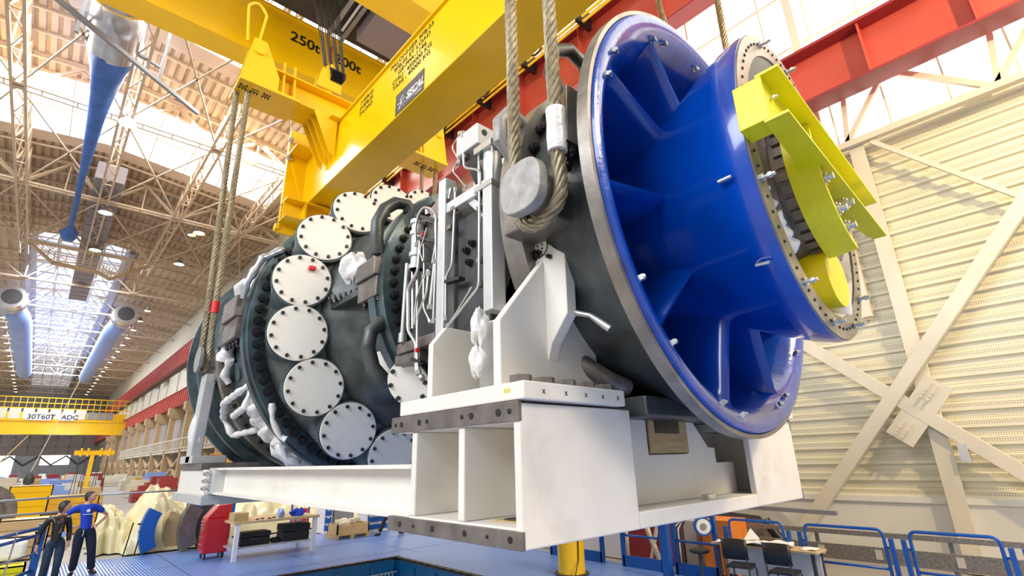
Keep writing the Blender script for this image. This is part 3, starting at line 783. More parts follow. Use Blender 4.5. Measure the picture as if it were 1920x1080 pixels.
# casing from the inlet to the exhaust
ring('inlet_casing', 'casing', [(2.15, 2.14), (2.25, 2.06), (2.6, 1.93), (3.1, 1.80), (3.3, 1.78), (3.3, 1.62), (3.0, 1.73), (2.6, 1.86), (2.3, 1.98), (2.15, 2.1)])
ring('inlet_flange', 'flange_steel', [(3.1, 1.72), (3.1, 2.0), (3.34, 2.0), (3.34, 1.62)])
ring('compressor_casing', 'casing', [(3.34, 1.66), (3.7, 1.62), (4.6, 1.5), (4.62, 1.62), (4.8, 1.62), (4.82, 1.48), (5.84, 1.46), (5.84, 1.2), (3.7, 1.2), (3.62, 1.62), (3.34, 1.62)])
ring('compressor_flange', 'casing_teal', [(5.84, 1.4), (5.84, 1.86), (6.02, 1.86), (6.02, 1.9), (6.2, 1.9), (6.2, 1.4)])
ring('discharge_casing', 'casing', [(6.2, 1.62), (6.5, 1.55), (6.9, 1.62), (7.4, 1.86), (7.62, 1.98), (7.7, 2.2), (8.0, 2.4), (8.95, 2.42), (8.95, 1.2), (6.2, 1.2)])
ring('turbine_flange', 'casing_teal', [(8.95, 2.3), (8.95, 2.66), (9.08, 2.66), (9.08, 2.70), (9.24, 2.70), (9.24, 2.3)])
ring('turbine_casing', 'casing_teal', [(9.24, 2.44), (9.6, 2.34), (10.9, 2.40), (11.0, 2.42), (11.0, 2.1), (9.24, 2.1)])
ring('exhaust_flange', 'flange_steel', [(11.0, 2.3), (11.0, 2.62), (11.2, 2.62), (11.2, 2.3)])
ring('exhaust_casing', 'casing_teal', [(11.2, 2.42), (11.6, 2.36), (12.4, 2.5), (12.45, 2.66), (12.6, 2.66), (12.62, 2.5), (13.1, 2.60), (13.12, 2.73), (13.22, 2.73), (13.22, 2.0), (11.2, 2.0)])
# nuts
def nut_shape(s):
    s.cyl((0, 0, 0), (0, 0, .03), .085, n=20); s.cyl((0, 0, .03), (0, 0, .10), .07, n=16); s.cyl((0, 0, .10), (0, 0, .15), .038, n=10)
NUT = shared('nut', nut_shape, 'bolt')
for k in range(78): place('turbine_flange_nut', NUT, GT, P(2.52, k*360/78+1, 8.95), -YA, .92)
for k in range(60): place('compressor_flange_nut', NUT, GT, P(1.71, k*6+2, 5.84), -YA, .72)
def bolt_shape(s): s.cyl((0, 0, 0), (0, 0, .045), .03, n=6, smooth=False); s.cyl((0, 0, .045), (0, 0, .07), .018, n=8)
BOLT = shared('bolt', bolt_shape, 'bolt')
for k in range(72): place('exhaust_flange_bolt', BOLT, GT, P(2.52, k*5, 11.0), -YA, 1.3)
for k in range(40): place('inlet_flange_bolt', NUT, GT, P(1.86, k*9, 3.1), -YA, .62)
# combustors with round covers
def cover_bolt_shape(s): s.cyl((0, 0, 0), (0, 0, .028), .029, n=6, smooth=False); s.cyl((0, 0, .028), (0, 0, .032), .024, n=12)
CB = shared('cover_bolt', cover_bolt_shape, 'bolt')
tilt = math.radians(15)
for k in range(18):
    a = 192.5+20.6*k if k < 4 else 192.5+20.6*k
    a = [130, 150.5, 171.5, 192, 213, 234, 255.5, 276, 296, 316, 336, 356, 16, 36, 56, 76, 93, 111][k]
    c = P(2.34, a, 7.60); n_ = (-YA*math.cos(tilt)+RD(a)*math.sin(tilt)).normalized()
    s = MB(); s.cyl(c-n_*.05, c-n_*1.15, .425, .40, n=40); s.cyl(c-n_*.02, c-n_*.09, .445, n=40); s.build('combustor_can', 'casing_teal', GT)
    s = MB(); s.lathe(c, n_, [(-.02, .0), (-.02, .418), (.004, .424), (.016, .416), (.018, 0)], 56); cv = s.build('combustor_cover', 'cover_white', GT)
    if 2 <= a <= 60 or a > 290: continue
    x, y, _ = frame_of(n_)
    for q in range(12):
        t = 2*PI*q/12+.2; place('cover_bolt', CB, cv, c+n_*.016+x*math.cos(t)*.368+y*math.sin(t)*.368, n_)
    if k == 2:
        s = MB(); p = c+n_*.04+V(-.0, 0, .2)+x*.12; s.box(p.x-.05, p.x+.05, p.y-.03, p.y+.03, p.z-.03, p.z+.03); s.cyl(p, p+n_*.05, .03, n=8)
        o = s.build('tag', 'red_tag', cv)
# raised rib and split line bolts on the discharge casing
s = MB()
for k in range(9): s.cyl(V(3.18-.03*k, 6.35+.12*k, 4.62), V(3.12-.03*k, 6.35+.12*k, 4.72), .022, n=8)
each(s, 'split_line_bolt', 'bolt', GT)
s = MB(); s.box(2.98, 3.4, 6.3, 7.5, 4.56, 4.66); s.build('split_line', 'casing', GT, bevel=.01)
# split line joint blocks: compressor flange and turbine flange
s = MB(); s.box(2.93, 3.35, 5.95, 6.55, 4.72, 4.98); s.box(2.97, 3.35, 5.95, 6.5, 4.42, 4.715); s.build('joint_block', 'raw_steel', GT, bevel=.015)
for y in (6.0, 6.2, 6.4): place('joint_bolt', NUT, GT, (3.05, y, 4.98), (0, 0, 1), .6); place('joint_bolt', NUT, GT, (3.05, y, 4.42), (0, 0, -1), .6)
for x in (3.06, 3.22):
    for z in (4.84, 4.6): place('joint_bolt', NUT, GT, (x, 5.95, z), -YA, .5)
s = MB(); s.box(2.05, 2.5, 9.25, 10.1, 4.72, 5.1); s.box(2.1, 2.5, 9.25, 10.05, 4.35, 4.715); s.build('joint_block', 'raw_steel', GT, bevel=.015)
for z in (4.45, 4.62, 4.82, 5.0): place('joint_bolt', NUT, GT, (2.28, 9.25, z), -YA, .95)
for y in (9.4, 9.6, 9.8, 10.0): place('joint_bolt', NUT, GT, (2.2, y, 4.34), (0, 0, -1), .6)
s = MB(); s.box(2.2, 2.5, 10.1, 10.95, 4.45, 4.75); s.build('joint_rail', 'casing_teal', GT, bevel=.01)
for k in range(5): place('joint_bolt', BOLT, GT, (2.3, 10.2+.16*k, 4.45), (0, 0, -1), 1.3)
# lifting lugs (thick bent bars)
def arc(p0, p1, p2, n=10):
    return [p0*(1-t)**2+p1*2*t*(1-t)+p2*t*t for t in [i/n for i in range(n+1)]]
def lug(pts, r, m='casing'):
    s = MB(); s.tube(pts, r, 14); return s.build('lifting_lug', m, GT)
lug([P(1.72, 141, 6.0), P(1.95, 139, 6.0), P(2.07, 143, 6.0), P(2.12, 149, 6.0), P(2.1, 156, 6.0), P(2.0, 162, 6.02), P(1.9, 168, 6.05)], .095)
lug([P(1.84, 198, 6.0), P(2.04, 201, 6.0), P(2.15, 206, 6.0), P(2.2, 213, 6.0), P(2.14, 220, 6.0), P(1.96, 225, 6.0), P(1.8, 228, 6.05)], .095)
lug([P(1.98, 166, 3.22), P(2.17, 164, 3.22), P(2.24, 159, 3.22), P(2.2, 153.5, 3.22), P(1.98, 152, 3.22)], .075, 'trunnion_grey')
lug([P(1.95, 141, 2.9), P(2.2, 139, 2.9), P(2.38, 132, 2.9), P(2.36, 124, 2.9), P(2.2, 119, 2.9), P(1.95, 119, 2.9)], .075, 'casing')
# top intake horn seen over the casing
s = MB(); s.prism([P(1.5, 128, 4.7), P(2.1, 126, 4.7), P(2.3, 121, 4.7), P(2.3, 112, 4.7), P(1.5, 112, 4.7)], (0, .25, 0)); s.build('lifting_plate', 'casing', GT, bevel=.02)
# round cover stub low on the compressor
s = MB(); ax = V(-.80, -.42, -.43).normalized(); c = V(3.22, 5.42, 3.2)
s.cyl(c-ax*.7, c, .27, n=32); s.cyl(c-ax*.04, c, .30, n=32); nz = s.build('nozzle', 'casing', GT)
s = MB(); s.cyl(c+ax*.001, c+ax*.02, .285, n=40); cv = s.build('nozzle_cover', 'cover_white', nz)
x, y, _ = frame_of(ax)
for q in range(8): place('cover_bolt', CB, nz, c+ax*.02+x*math.cos(q*PI/4)*.24+y*math.sin(q*PI/4)*.24, ax)
s = MB(); ax2 = V(-.75, -.5, -.2).normalized(); c2 = V(3.3, 6.3, 3.55); s.cyl(c2-ax2*.5, c2, .2, n=28); s.cyl(c2, c2+ax2*.02, .19, n=28); s.build('nozzle', 'cover_white', GT)
# exhaust side details: small hand hole, brackets, pipes in white foil
s = MB(); c = P(2.36, 196, 10.6); s.cyl(c, c+RD(196)*.06, .17, n=24); s.build('hand_hole_cover', 'casing_teal', GT)
def wrap(pts, r, m='plastic_wrap', nm='wrapped_pipe'):
    out = []
    pts = [Vector(p) for p in pts]
    for a, b in zip(pts[:-1], pts[1:]):
        k = max(2, int((b-a).length/.08))
        for i in range(k): out.append(a.lerp(b, i/k))
    out.append(pts[-1])
    rs = [r*(1+.22*math.sin(i*1.7)+.12*random.uniform(-1, 1)) for i in range(len(out))]
    s = MB(); s.tube(out, rs, 12); return s.build(nm, m, GT)
def blob(c, rx, ry, rz, name, m, parent, seed=0, n=20, amp=.14):
    rnd = random.Random(seed); ph = [rnd.uniform(0, 6) for _ in range(6)]; s = MB(); vs = []; k = n
    for i in range(1, k):
        t = PI*i/k
        for j in range(2*k):
            a = PI*j/k; d = 1+amp*(math.sin(3*a+ph[0]+2*t)+.6*math.sin(5*t+ph[1]+2*a)+.5*math.sin(7*a+ph[2])*math.sin(4*t+ph[3]))
            vs.append(V(c[0]+rx*d*math.sin(t)*math.cos(a), c[1]+ry*d*math.sin(t)*math.sin(a), c[2]+rz*d*math.cos(t)))
    fs = [(i*2*k+j, i*2*k+(j+1) % (2*k), (i+1)*2*k+(j+1) % (2*k), (i+1)*2*k+j) for i in range(k-2) for j in range(2*k)]
    fs.append(tuple(range(2*k))); fs.append(tuple(reversed(range((k-2)*2*k, (k-1)*2*k))))
    s.add(vs, fs, True); return s.build(name, m, parent)
wrap([P(2.45, 203, 9.5), P(2.7, 205, 9.7), P(2.75, 207, 10.6), P(2.7, 213, 11.3), P(2.75, 221, 11.2), P(2.6, 222, 10.2)], .06)
wrap([P(2.45, 203, 9.6), P(2.75, 211, 9.6), P(2.72, 213, 10.5)], .055)
wrap([P(2.42, 172, 10.6), P(2.5, 178, 10.7), P(2.52, 184, 10.7), P(2.55, 190, 10.8)], .13)
wrap([P(2.5, 190, 10.6), P(2.55, 196, 10.9), P(2.5, 200, 10.9)], .07)
wrap([P(2.6, 213, 8.75), P(2.72, 218, 8.75), P(2.78, 224, 8.75), P(2.75, 226, 8.7)], .05)
for i, (r, a, y, q) in enumerate(((2.5, 214, 9.7, .3), (2.5, 219, 9.8, .26), (2.52, 225, 9.8, .3), (2.55, 230, 9.6, .24), (2.55, 236, 9.7, .3), (2.5, 240, 9.5, .2), (2.55, 246, 9.7, .24), (2.5, 160, 10.2, .34), (2.5, 167, 10.4, .28))):
    p = P(r, a, y); blob(p, q*.8, q*1.25, q*.6, 'wrapped_bundle', 'plastic_wrap', GT, i)
wrap([P(2.7, 229, 9.5), P(2.8, 234, 9.4), P(2.78, 241, 9.4), P(2.75, 250, 9.3)], .07)
wrap([P(2.5, 223, 9.9), P(2.72, 232, 9.8), P(2.75, 240, 9.7)], .09)
blob(P(1.92, 168, 6.75), .17, .26, .22, 'wrapped_fitting', 'plastic_wrap', GT, 41)
wrap([P(2.62, 150, 8.9), P(2.8, 158, 8.9), P(2.82, 168, 9.0), P(2.78, 173, 9.1)], .06, 'silver_duct')
# rear trunnions and their wrapped legs are bolted to the casing
for sx in (-1, 1):
    cx = TC.x+sx*2.45
    s = MB(); s.box(min(cx, cx-sx*.5), max(cx, cx-sx*.5), 11.7, 12.3, 3.95, 4.75); s.build('rear_trunnion_block', 'flange_steel', GT, bevel=.03)
    s = MB(); s.cyl((cx, 12, 4.4), (cx+sx*.25, 12, 4.4), .17, n=28); s.cyl((cx+sx*.25, 12, 4.4), (cx+sx*.31, 12, 4.4), .27, n=28); s.build('rear_trunnion', 'trunnion_grey', GT)
    cx = TC.x+sx*1.75
    y0 = 2.56
    s = MB(); a_, b_ = sorted((TC.x+sx*1.5, TC.x+sx*2.13)); s.box(a_, b_, 2.50, 3.08, 4.18, 4.56); s.build('trunnion_block', 'raw_steel', GT, bevel=.02)
    s = MB(); s.cyl((cx+sx*.3, y0, 4.36), (cx+sx*.62, y0, 4.36), .18, n=32); s.build('trunnion', 'trunnion_grey', GT)
    s = MB(); n = 28; ex = cx+sx*.60; vs = [V(ex+d, y0+.228*math.copysign(abs(math.cos(t))**.7, math.cos(t)), 4.36+.228*math.copysign(abs(math.sin(t))**.7, math.sin(t))) for d in (-sx*.03, sx*.07) for t in [2*PI*i/n for i in range(n)]]
    s.add(vs, [tuple(range(n)), tuple(range(n, 2*n))]+[(i, (i+1) % n, n+(i+1) % n, n+i) for i in range(n)]); s.build('trunnion_cap', 'trunnion_grey', GT, bevel=.012)
# bolted joint pad beside the front trunnion, thin black sheet on its underside
s = MB(); pl_ = [(2.615, 2.17), (2.80, 2.46), (3.02, 2.46), (2.88, 2.17)]
vs = [V(x, y, 4.66) for x, y in pl_]+[V(x+.06, y+.02, 5.25) for x, y in pl_]
s.add(vs, [(0, 1, 2, 3), (7, 6, 5, 4)]+[(i, (i+1) % 4, 4+(i+1) % 4, 4+i) for i in range(4)]); s.build('joint_pad', 'flange_steel', GT, bevel=.01)
s = MB(); s.add([V(x, y, 4.655) for x, y in pl_]+[V(x, y, 4.66) for x, y in pl_], [(0, 1, 2, 3), (7, 6, 5, 4)]+[(i, (i+1) % 4, 4+(i+1) % 4, 4+i) for i in range(4)]); s.build('pad_underside', 'black', GT)
for x, y in ((2.72, 2.22), (2.79, 2.31), (2.86, 2.40)): place('pad_bolt', NUT, GT, (x, y, 4.655), (0, 0, -1), .55)
# pipes under the inlet casing
wrap([P(2.02, 214, 2.9), P(2.06, 217, 2.6), P(2.1, 221, 2.45)], .03, 'steel_bright')
s = MB(); s.tube([P(1.95, 226, 3.3), P(2.0, 231, 3.0), P(2.03, 237, 2.85), P(1.98, 243, 2.8)], .085, 16); s.build('lower_pipe', 'raw_steel', GT)
s = MB(); s.box(3.9, 5.9, 2.55, 4.6, 2.62, 2.80); s.build('underside_box', 'casing', GT, bevel=.02)
# ---- front end: coupling, locking bracket, cap, white bags
ring('shaft_coupling', 'raw_steel', [(1.5, .3), (1.5, .80), (1.42, .82), (1.40, .86), (1.34, .86), (1.33, .80), (1.28, .78), (1.26, .76), (1.13, .75), (1.12, .70), (1.08, .70), (1.08, .3)], 72)
s = MB()
for k in range(44):
    a = k*360/44; s.obox(P(.765, a, 1.18), RD(a), V(-RD(a).z, 0, RD(a).x), YA, .02, .035, .045)
o = s.build('coupling_teeth', 'raw_steel', GT); o['kind'] = 'stuff'
ring('bearing_housing', 'dark_grey', [(1.55, .3), (1.55, .95), (1.75, .95), (1.75, .3)], 48)
def TB(x, y, z):   # follows the slightly skewed flange
    return V(x, y+.03*(x-3.3), z-.033*(x-3.3))
def hex_(x0, x1, y0, y1, z0, z1):
    s = MB(); vs = [TB(x, y, z) for x in (x0, x1) for y in (y0, y1) for z in (z0, z1)]
    return s.add(vs, [(0, 1, 3, 2), (4, 6, 7, 5), (0, 4, 5, 1), (2, 3, 7, 6), (0, 2, 6, 4), (1, 5, 7, 3)])
br = thing('locking_bracket', 'bright yellow steel channel bracket bolted across the front of the blue hub', 'bracket', (4.6, .95, 4.6))
hex_(3.30, 3.50, .93, 1.14, 4.475, 4.835).build('end_box', 'bracket_yellow', br, bevel=.006)
hex_(3.30, 6.05, .81, .97, 4.835, 4.855).build('top_flange', 'bracket_yellow', br)
s = MB(); pz = [(3.30, .81), (6.05, .81), (6.05, .93), (5.4, 1.02), (4.2, 1.04), (3.9, .99), (3.30, .97)]
vs = [TB(x, y, z) for z in (4.455, 4.475) for x, y in pz]; n = len(pz)
s.add(vs, [tuple(range(n)), tuple(reversed(range(n, 2*n)))]+[(i, (i+1) % n, n+(i+1) % n, n+i) for i in range(n)]); s.build('bottom_flange', 'bracket_yellow', br)
hex_(3.49, 6.0, .935, .965, 4.475, 4.835).build('web', 'bracket_yellow', br)


s = MB(); s.lathe((4.87, 0, 4.62), (0, 1, 0), [(.90, .74), (.90, .78), (1.12, .80), (1.12, .74)], 48, a0=-PI*1.43, a1=-PI*.93, closed_prof=True, ref=(1, 0, 0)); s.build('curved_band', 'bracket_yellow', br)
s = MB(); n = 20; vs = [V(4.87+.75*math.cos(t), y, 4.62+.75*math.sin(t)) for y in (1.04, 1.06) for t in [PI*(.95+.47*i/n) for i in range(n+1)]]; m_ = n+1
s.add(vs, [tuple(range(m_)), tuple(reversed(range(m_, 2*m_)))]+[(i, (i+1) % m_, m_+(i+1) % m_, m_+i) for i in range(m_)]); s.build('curved_plate', 'cap_yellow', br)
for x, z in ((3.42, 4.70), (3.42, 4.53), (4.15, 4.62), (5.1, 4.60)):
    place('bracket_bolt', STUD, br, TB(x, .945, z), -YA, .5)
for x, z in ((4.22, 4.34), (4.40, 4.13), (4.68, 4.27), (4.55, 4.02)):
    s = MB(); p = V(x, 1.04, z); s.cyl(p, p-YA*.14, .062, n=6, smooth=False); s.cyl(p-YA*.14, p-YA*.20, .028, n=12); s.cyl(p-YA*.14, p-YA*.16, .045, n=16); s.build('large_nut', 'steel_bright', br)
s = MB(); s.cyl((4.86, 1.75, 3.72), (4.86, 1.13, 3.72), .27, n=40); s.build('pipe_cap', 'cap_yellow', GT)
s = MB(); s.tube(arc(V(5.05, 1.5, 3.9), V(5.35, 1.2, 3.85), V(5.38, 1.3, 3.5)), .09, 14); s.build('white_elbow', 'white_plastic', GT)
for i, (x, y, z, q) in enumerate(((3.98, 1.3, 4.32, .07), (4.05, 1.28, 4.2, .06), (4.12, 1.28, 4.08, .08), (4.2, 1.27, 3.98, .07), (4.28, 1.26, 3.9, .07), (3.95, 1.3, 5.05, .12), (4.1, 1.35, 5.15, .1))):
    blob((x, y, z), q, q*.8, q, 'white_padding', 'paper', GT, 60+i, 12)
s = MB(); s.tube(arc(V(3.8, 1.3, 4.75), V(3.85, 1.2, 5.0), V(4.15, 1.2, 4.95)), .035, 10); s.build('white_hose', 'white_plastic', GT)

# ---- hydraulic rack beside the compressor
HX = 2.95
HR = thing('valve_actuator_rack', 'pale grey actuator frame with cylinders, pipes and clamps beside the compressor', 'actuator rack', (2.95, 4.2, 3.4))
def hp(y, z, x=HX): return V(x, y, z)
s = MB(); s.box(2.85, 3.1, 3.60, 3.98, 5.5, 5.76); s.build('top_block', 'grey_light', HR, bevel=.012)
s = MB(); s.cyl((2.95, 3.59, 5.67), (2.95, 3.602, 5.67), .035, n=16); s.cyl((3.05, 3.59, 5.6), (3.05, 3.602, 5.6), .035, n=16); each(s, 'block_hole', 'black', HR)
s = MB(); s.cyl((2.98, 3.5, 4.95), (2.98, 3.5, 5.42), .10, n=24); s.build('piston_housing', 'grey_light', HR)
s = MB(); s.box(2.84, 3.12, 3.37, 3.65, 5.36, 5.44); s.box(2.84, 3.12, 3.37, 3.65, 4.9, 4.96)
for dx in (-.1, .1):
    for dy in (-.11, .11): s.cyl((2.98+dx, 3.5+dy, 4.9), (2.98+dx, 3.5+dy, 5.44), .014, n=8)
s.build('housing_plate', 'steel_bright', HR, bevel=.005)
s = MB(); s.box(2.85, 3.0, 4.18, 4.32, 3.5, 5.35); s.build('post', 'grey_light', HR, bevel=.012)
s = MB(); s.box(2.85, 3.02, 3.38, 3.52, 3.6, 4.98); s.build('post', 'grey_light', HR, bevel=.012)
s = MB(); s.box(2.87, 2.98, 3.5, 4.2, 4.90, 5.02); s.bar((2.93, 3.8, 4.92), (2.93, 3.5, 4.6), .05, .09); s.build('cross_beam', 'grey_light', HR, bevel=.008)
s = MB(); s.box(3.0, 3.2, 3.6, 4.15, 3.5, 4.85); s.build('inner_housing', 'dark_grey', HR, bevel=.03)
for y, z in ((3.95, 4.4), (3.85, 4.45), (3.9, 4.25)): place('inner_nut', NUT, HR, (2.99, y, z), (-1, 0, 0), .5)
s = MB(); s.cyl(hp(4.9, 5.08), hp(4.9, 4.46), .075, n=22)
for z in (4.46, 4.62, 4.9, 5.05): s.cyl(hp(4.9, z), hp(4.9, z+.05), .095, n=22)
s.build('actuator_cylinder', 'grey_light', HR)
s = MB(); s.cyl(hp(4.87, 4.46), hp(4.83, 3.74), .026, n=12); s.build('piston_rod', 'steel_bright', HR)
s = MB(); s.cyl(hp(4.98, 4.46), hp(4.93, 3.74), .022, n=12); s.build('piston_rod', 'steel_bright', HR)
s = MB(); s.cyl(hp(5.11, 4.6), hp(5.15, 3.73), .032, n=14); s.cyl(hp(5.15, 3.73), hp(5.155, 3.62), .05, n=12); s.build('link_rod', 'steel_bright', HR)
s = MB(); s.box(2.96, 3.3, 4.5, 5.3, 3.5, 3.62); s.box(3.0, 3.2, 4.85, 5.4, 3.38, 3.5); s.build('base_bracket', 'raw_steel', HR, bevel=.01)
s = MB(); s.prism([(3.02, 4.35, 4.4), (3.02, 4.35, 5.45), (3.02, 4.9, 5.15), (3.02, 4.9, 4.8)], (.2, 0, 0)); s.build('rear_box', 'raw_steel', HR, bevel=.02)
s = MB(); s.box(3.1, 3.3, 3.3, 5.2, 3.4, 4.9); s.build('rear_shroud', 'dark_grey', HR, bevel=.02)  # plain dark backing box added behind the pipes
pipes = [
 ([(4.75, 4.84), (4.78, 4.39), (4.99, 4.24), (4.95, 3.72), (4.76, 3.53), (4.74, 3.22), (4.6, 3.12)], .022),
 ([(4.52, 4.31), (4.54, 4.05), (4.72, 3.84), (4.7, 3.39), (4.66, 3.17)], .02),
 ([(4.78, 4.7), (4.81, 4.95), (4.76, 5.1), (4.64, 5.16), (4.47, 5.07), (4.37, 4.95), (4.35, 4.39), (4.37, 3.67)], .014),
 ([(4.14, 5.2), (4.24, 4.9), (4.22, 4.06), (4.35, 3.69)], .014),
 ([(4.02, 5.15), (4.07, 4.24), (4.18, 4.15), (4.17, 3.66)], .015),
 ([(3.87, 5.76), (3.84, 5.31), (3.57, 5.15), (3.59, 3.87), (4.11, 3.58)], .015),
 ([(3.99, 5.82), (4.14, 5.75), (3.98, 5.47)], .009), ([(3.98, 5.47), (4.09, 5.4), (3.83, 5.07)], .009),
 ([(4.44, 3.84), (4.36, 4.4)], .024), ([(4.45, 5.0), (4.42, 4.6), (4.5, 4.35)], .014), ([(4.62, 4.3), (4.6, 3.9), (4.45, 3.7)], .014), ([(3.7, 3.9), (4.05, 3.62)], .01),
 ([(4.68, 4.75), (4.64, 4.3), (4.8, 4.05), (4.82, 3.75)], .012), ([(4.3, 4.9), (4.32, 4.1)], .012), ([(4.55, 4.85), (4.7, 4.6), (4.6, 4.45)], .01)]
for i, (pp, r) in enumerate(pipes):
    xo = HX-.05-.02*(i % 3); pts = [hp(y, z, xo) for y, z in pp]; fine = [pts[0]]
    for a, b, c in zip(pts[:-2], pts[1:-1], pts[2:]):
        q = min(.06, (b-a).length/2.2, (c-b).length/2.2); fine += arc(b+(a-b).normalized()*q, b, b+(c-b).normalized()*q, 4)
    fine.append(pts[-1]); s = MB(); s.tube(fine, r, 10)
    for p_, d_ in ((pts[0], pts[1]), (pts[-1], pts[-2])): s.cyl(p_, p_+(d_-p_).normalized()*.05, r*1.6, n=6, smooth=False)
    s.build('hydraulic_pipe', 'steel_bright', HR)
for (y0, z0), (y1, z1) in (((4.83, 5.13), (4.38, 4.89)), ((4.78, 4.81), (4.25, 4.57)), ((4.55, 4.41), (4.25, 4.27)), ((4.19, 4.09), (3.92, 4.06)), ((4.8, 3.36), (4.6, 3.30))):
    s = MB(); s.bar(hp(y0, z0, 2.9), hp(y1, z1, 2.9), .08, .035); s.build('pipe_clamp', 'black', HR)
for y, z in ((3.6, 4.72), (3.6, 4.15), (3.6, 3.9), (3.86, 5.6), (3.85, 5.45), (4.12, 4.7), (4.06, 4.9), (4.2, 5.05)):
    s = MB(); s.box(2.86, 2.92, y-.035, y+.035, z-.02, z+.03); s.build('pipe_clip', 'raw_steel', HR)
for (a, b), c in zip((((3.98, 5.84), (3.9, 5.8)), ((4.0, 5.47), (3.93, 5.44)), ((4.62, 5.14), (4.6, 5.05)), ((4.55, 4.33), (4.52, 4.25)), ((4.3, 3.7), (4.2, 3.65))), range(5)):
    s = MB(); s.cyl(hp(*a, 2.9), hp(*b, 2.9), .035, n=10); s.build('valve', 'steel_bright', HR)
s = MB(); s.box(2.85, 2.89, 4.63, 4.67, 4.79, 4.82); s.box(2.85, 2.89, 4.67, 4.70, 3.42, 3.46); each(s, 'valve_handle', 'red_tag', HR)

# ================================================================== THE CRADLE
FR = thing('support_cradle', 'white painted steel cradle frame carrying the gas turbine', 'cradle', (4.87, 2.63, 1.73))
def fb(name, x0, x1, y0, y1, z0, z1, m='cradle_white', b=.012, parent=None):
    s = MB(); s.box(x0, x1, y0, y1, z0, z1); return s.build(name, m, parent or FR, bevel=b)
Zb, Zt = 1.73, 2.67
for side in (0, 1):
    def mx(x0, x1): return (x0, x1) if side == 0 else (9.74-x1, 9.74-x0)
    a, b = mx(2.45, 3.75); fb('front_plate', a, b, 2.63, 2.70, Zb+.0, Zt)
    a, b = mx(2.46, 3.75); fb('middle_web', a, b, 3.28, 3.36, 1.86, 2.54); fb('rear_web', a, b, 3.97, 4.05, 1.86, 2.54)
    fb('bottom_plate', a, b, 2.70, 4.36, Zb+.02, 1.86); fb('top_plate', a, b, 2.70, 4.30, 2.54, Zt)
    a, b = mx(3.15, 3.22); fb('inner_plate', a, b, 2.70, 3.97, 1.86, 2.54)
    a, b = mx(2.435, 2.47); fb('bottom_bar', a, b, 2.628, 4.37, Zb, 1.845, 'raw_steel', .004); fb('top_bar', a, b, 2.628, 4.38, 2.545, 2.685, 'raw_steel', .004)
    if side == 0:
        s = MB()
        for y, r in ((2.74, .022), (2.98, .013), (3.24, .022), (3.66, .022), (3.94, .014), (4.16, .022)): s.cyl((2.43, y, 1.79), (2.437, y, 1.79), r, n=14)
        for y, r in ((2.72, .02), (2.84, .028), (3.16, .026), (3.28, .018), (3.78, .018), (3.9, .026), (4.2, .024), (4.3, .018)): s.cyl((2.43, y, 2.615), (2.437, y, 2.615), r, n=14)
        each(s, 'bar_hole', 'black', FR)
    a, b = mx(2.44, 3.62); fb('plinth', a, b, 2.57, 4.25, 2.69, 2.82)
    s = MB(); k = 1 if side == 0 else -1
    def q(x): return x if side == 0 else 9.74-x
    s.prism([(q(2.56), 2.95, 2.82), (q(2.56), 2.95, 3.36), (q(3.10), 2.95, 4.0), (q(3.55), 2.95, 4.0), (q(3.74), 2.95, 3.4), (q(3.80), 2.95, 2.82)], (0, .09, 0)); s.build('gusset', 'cradle_white', FR, bevel=.01)
    s = MB(); s.prism([(q(2.53), 3.86, 2.82), (q(2.53), 3.86, 3.32), (q(2.68), 3.86, 3.5), (q(3.12), 3.86, 3.5), (q(3.12), 3.86, 2.82)], (0, .08, 0)); s.build('gusset', 'cradle_white', FR, bevel=.01)
    s = MB(); s.prism([(q(3.10), 2.68, 4.40), (q(3.10), 3.17, 4.36), (q(3.10), 3.52, 3.78), (q(3.10), 3.6, 2.82), (q(3.10), 3.04, 2.82), (q(3.10), 2.90, 3.22), (q(3.10), 2.70, 3.45)], (.12*k, 0, 0)); s.build('leg_plate', 'cradle_white', FR, bevel=.01)
    a, b = mx(2.86, 2.93); fb('link_plate', a, b, 3.3, 3.6, 2.82, 3.5, 'steel_bright')
    s = MB(); s.cyl((q(3.11), 2.98, 4.14), (q(3.095), 2.98, 4.14), .085, n=28); s.build('round_cover', 'cover_white', FR)
    if side == 0:
        s = MB(); s.lathe((3.098, 2.98, 4.14), (-1, 0, 0), [(0, .085), (.004, .092), (0, .099)], 28); s.build('cover_rim', 'black', FR)
        for y, z in ((2.84, 4.29), (3.14, 4.17), (3.12, 3.97), (2.86, 4.01)): place('leg_bolt', BOLT, FR, (3.10, y, z), (-1, 0, 0), .8)
        for y, z in ((2.95, 4.16), (3.01, 4.16), (2.95, 4.12), (3.01, 4.12)): s = MB(); s.cyl((3.096, y, z), (3.09, y, z), .009, n=8); s.build('cover_hole', 'black', FR)
        for x in (2.52, 2.76, 3.0, 3.24, 3.48): s = MB(); s.cyl((x, 2.68, 2.82), (x, 2.68, 2.87), .085, n=6, smooth=False); s.build('plinth_bolt', 'raw_steel', FR)
        for i, x in enumerate((2.62, 2.86, 3.09, 3.3, 3.5)): text_mesh('chalk_mark', 'x', .07, (x, 2.568, 2.735), (1, 0, 0), (0, 0, 1), 'ink', FR, .0005)
        text_mesh('chalk_mark', '800', .05, (2.438, 2.78, 2.745), (0, -1, 0), (0, 0, 1), 'bracket_yellow', FR, .0005)
        fb('floor_plate_oval', 2.62, 2.95, 2.85, 3.15, 1.86, 1.872, 'wood', .003)
        for y in (3.55, 3.0, 4.2): s = MB(); s.lathe((2.78, y, 1.873), (0, 0, 1), [(0, 0), (.001, .13)], 24); s.build('drain_hole', 'black', FR)
        wv = FR
        # wrapped hydraulic fitting next to the gusset
        blob((2.72, 3.42, 3.42), .07, .09, .16, 'wrapped_fitting', 'plastic_wrap', FR, 80, 14)
        blob((2.72, 3.44, 3.12), .06, .08, .14, 'wrapped_fitting', 'plastic_wrap', FR, 81, 14)
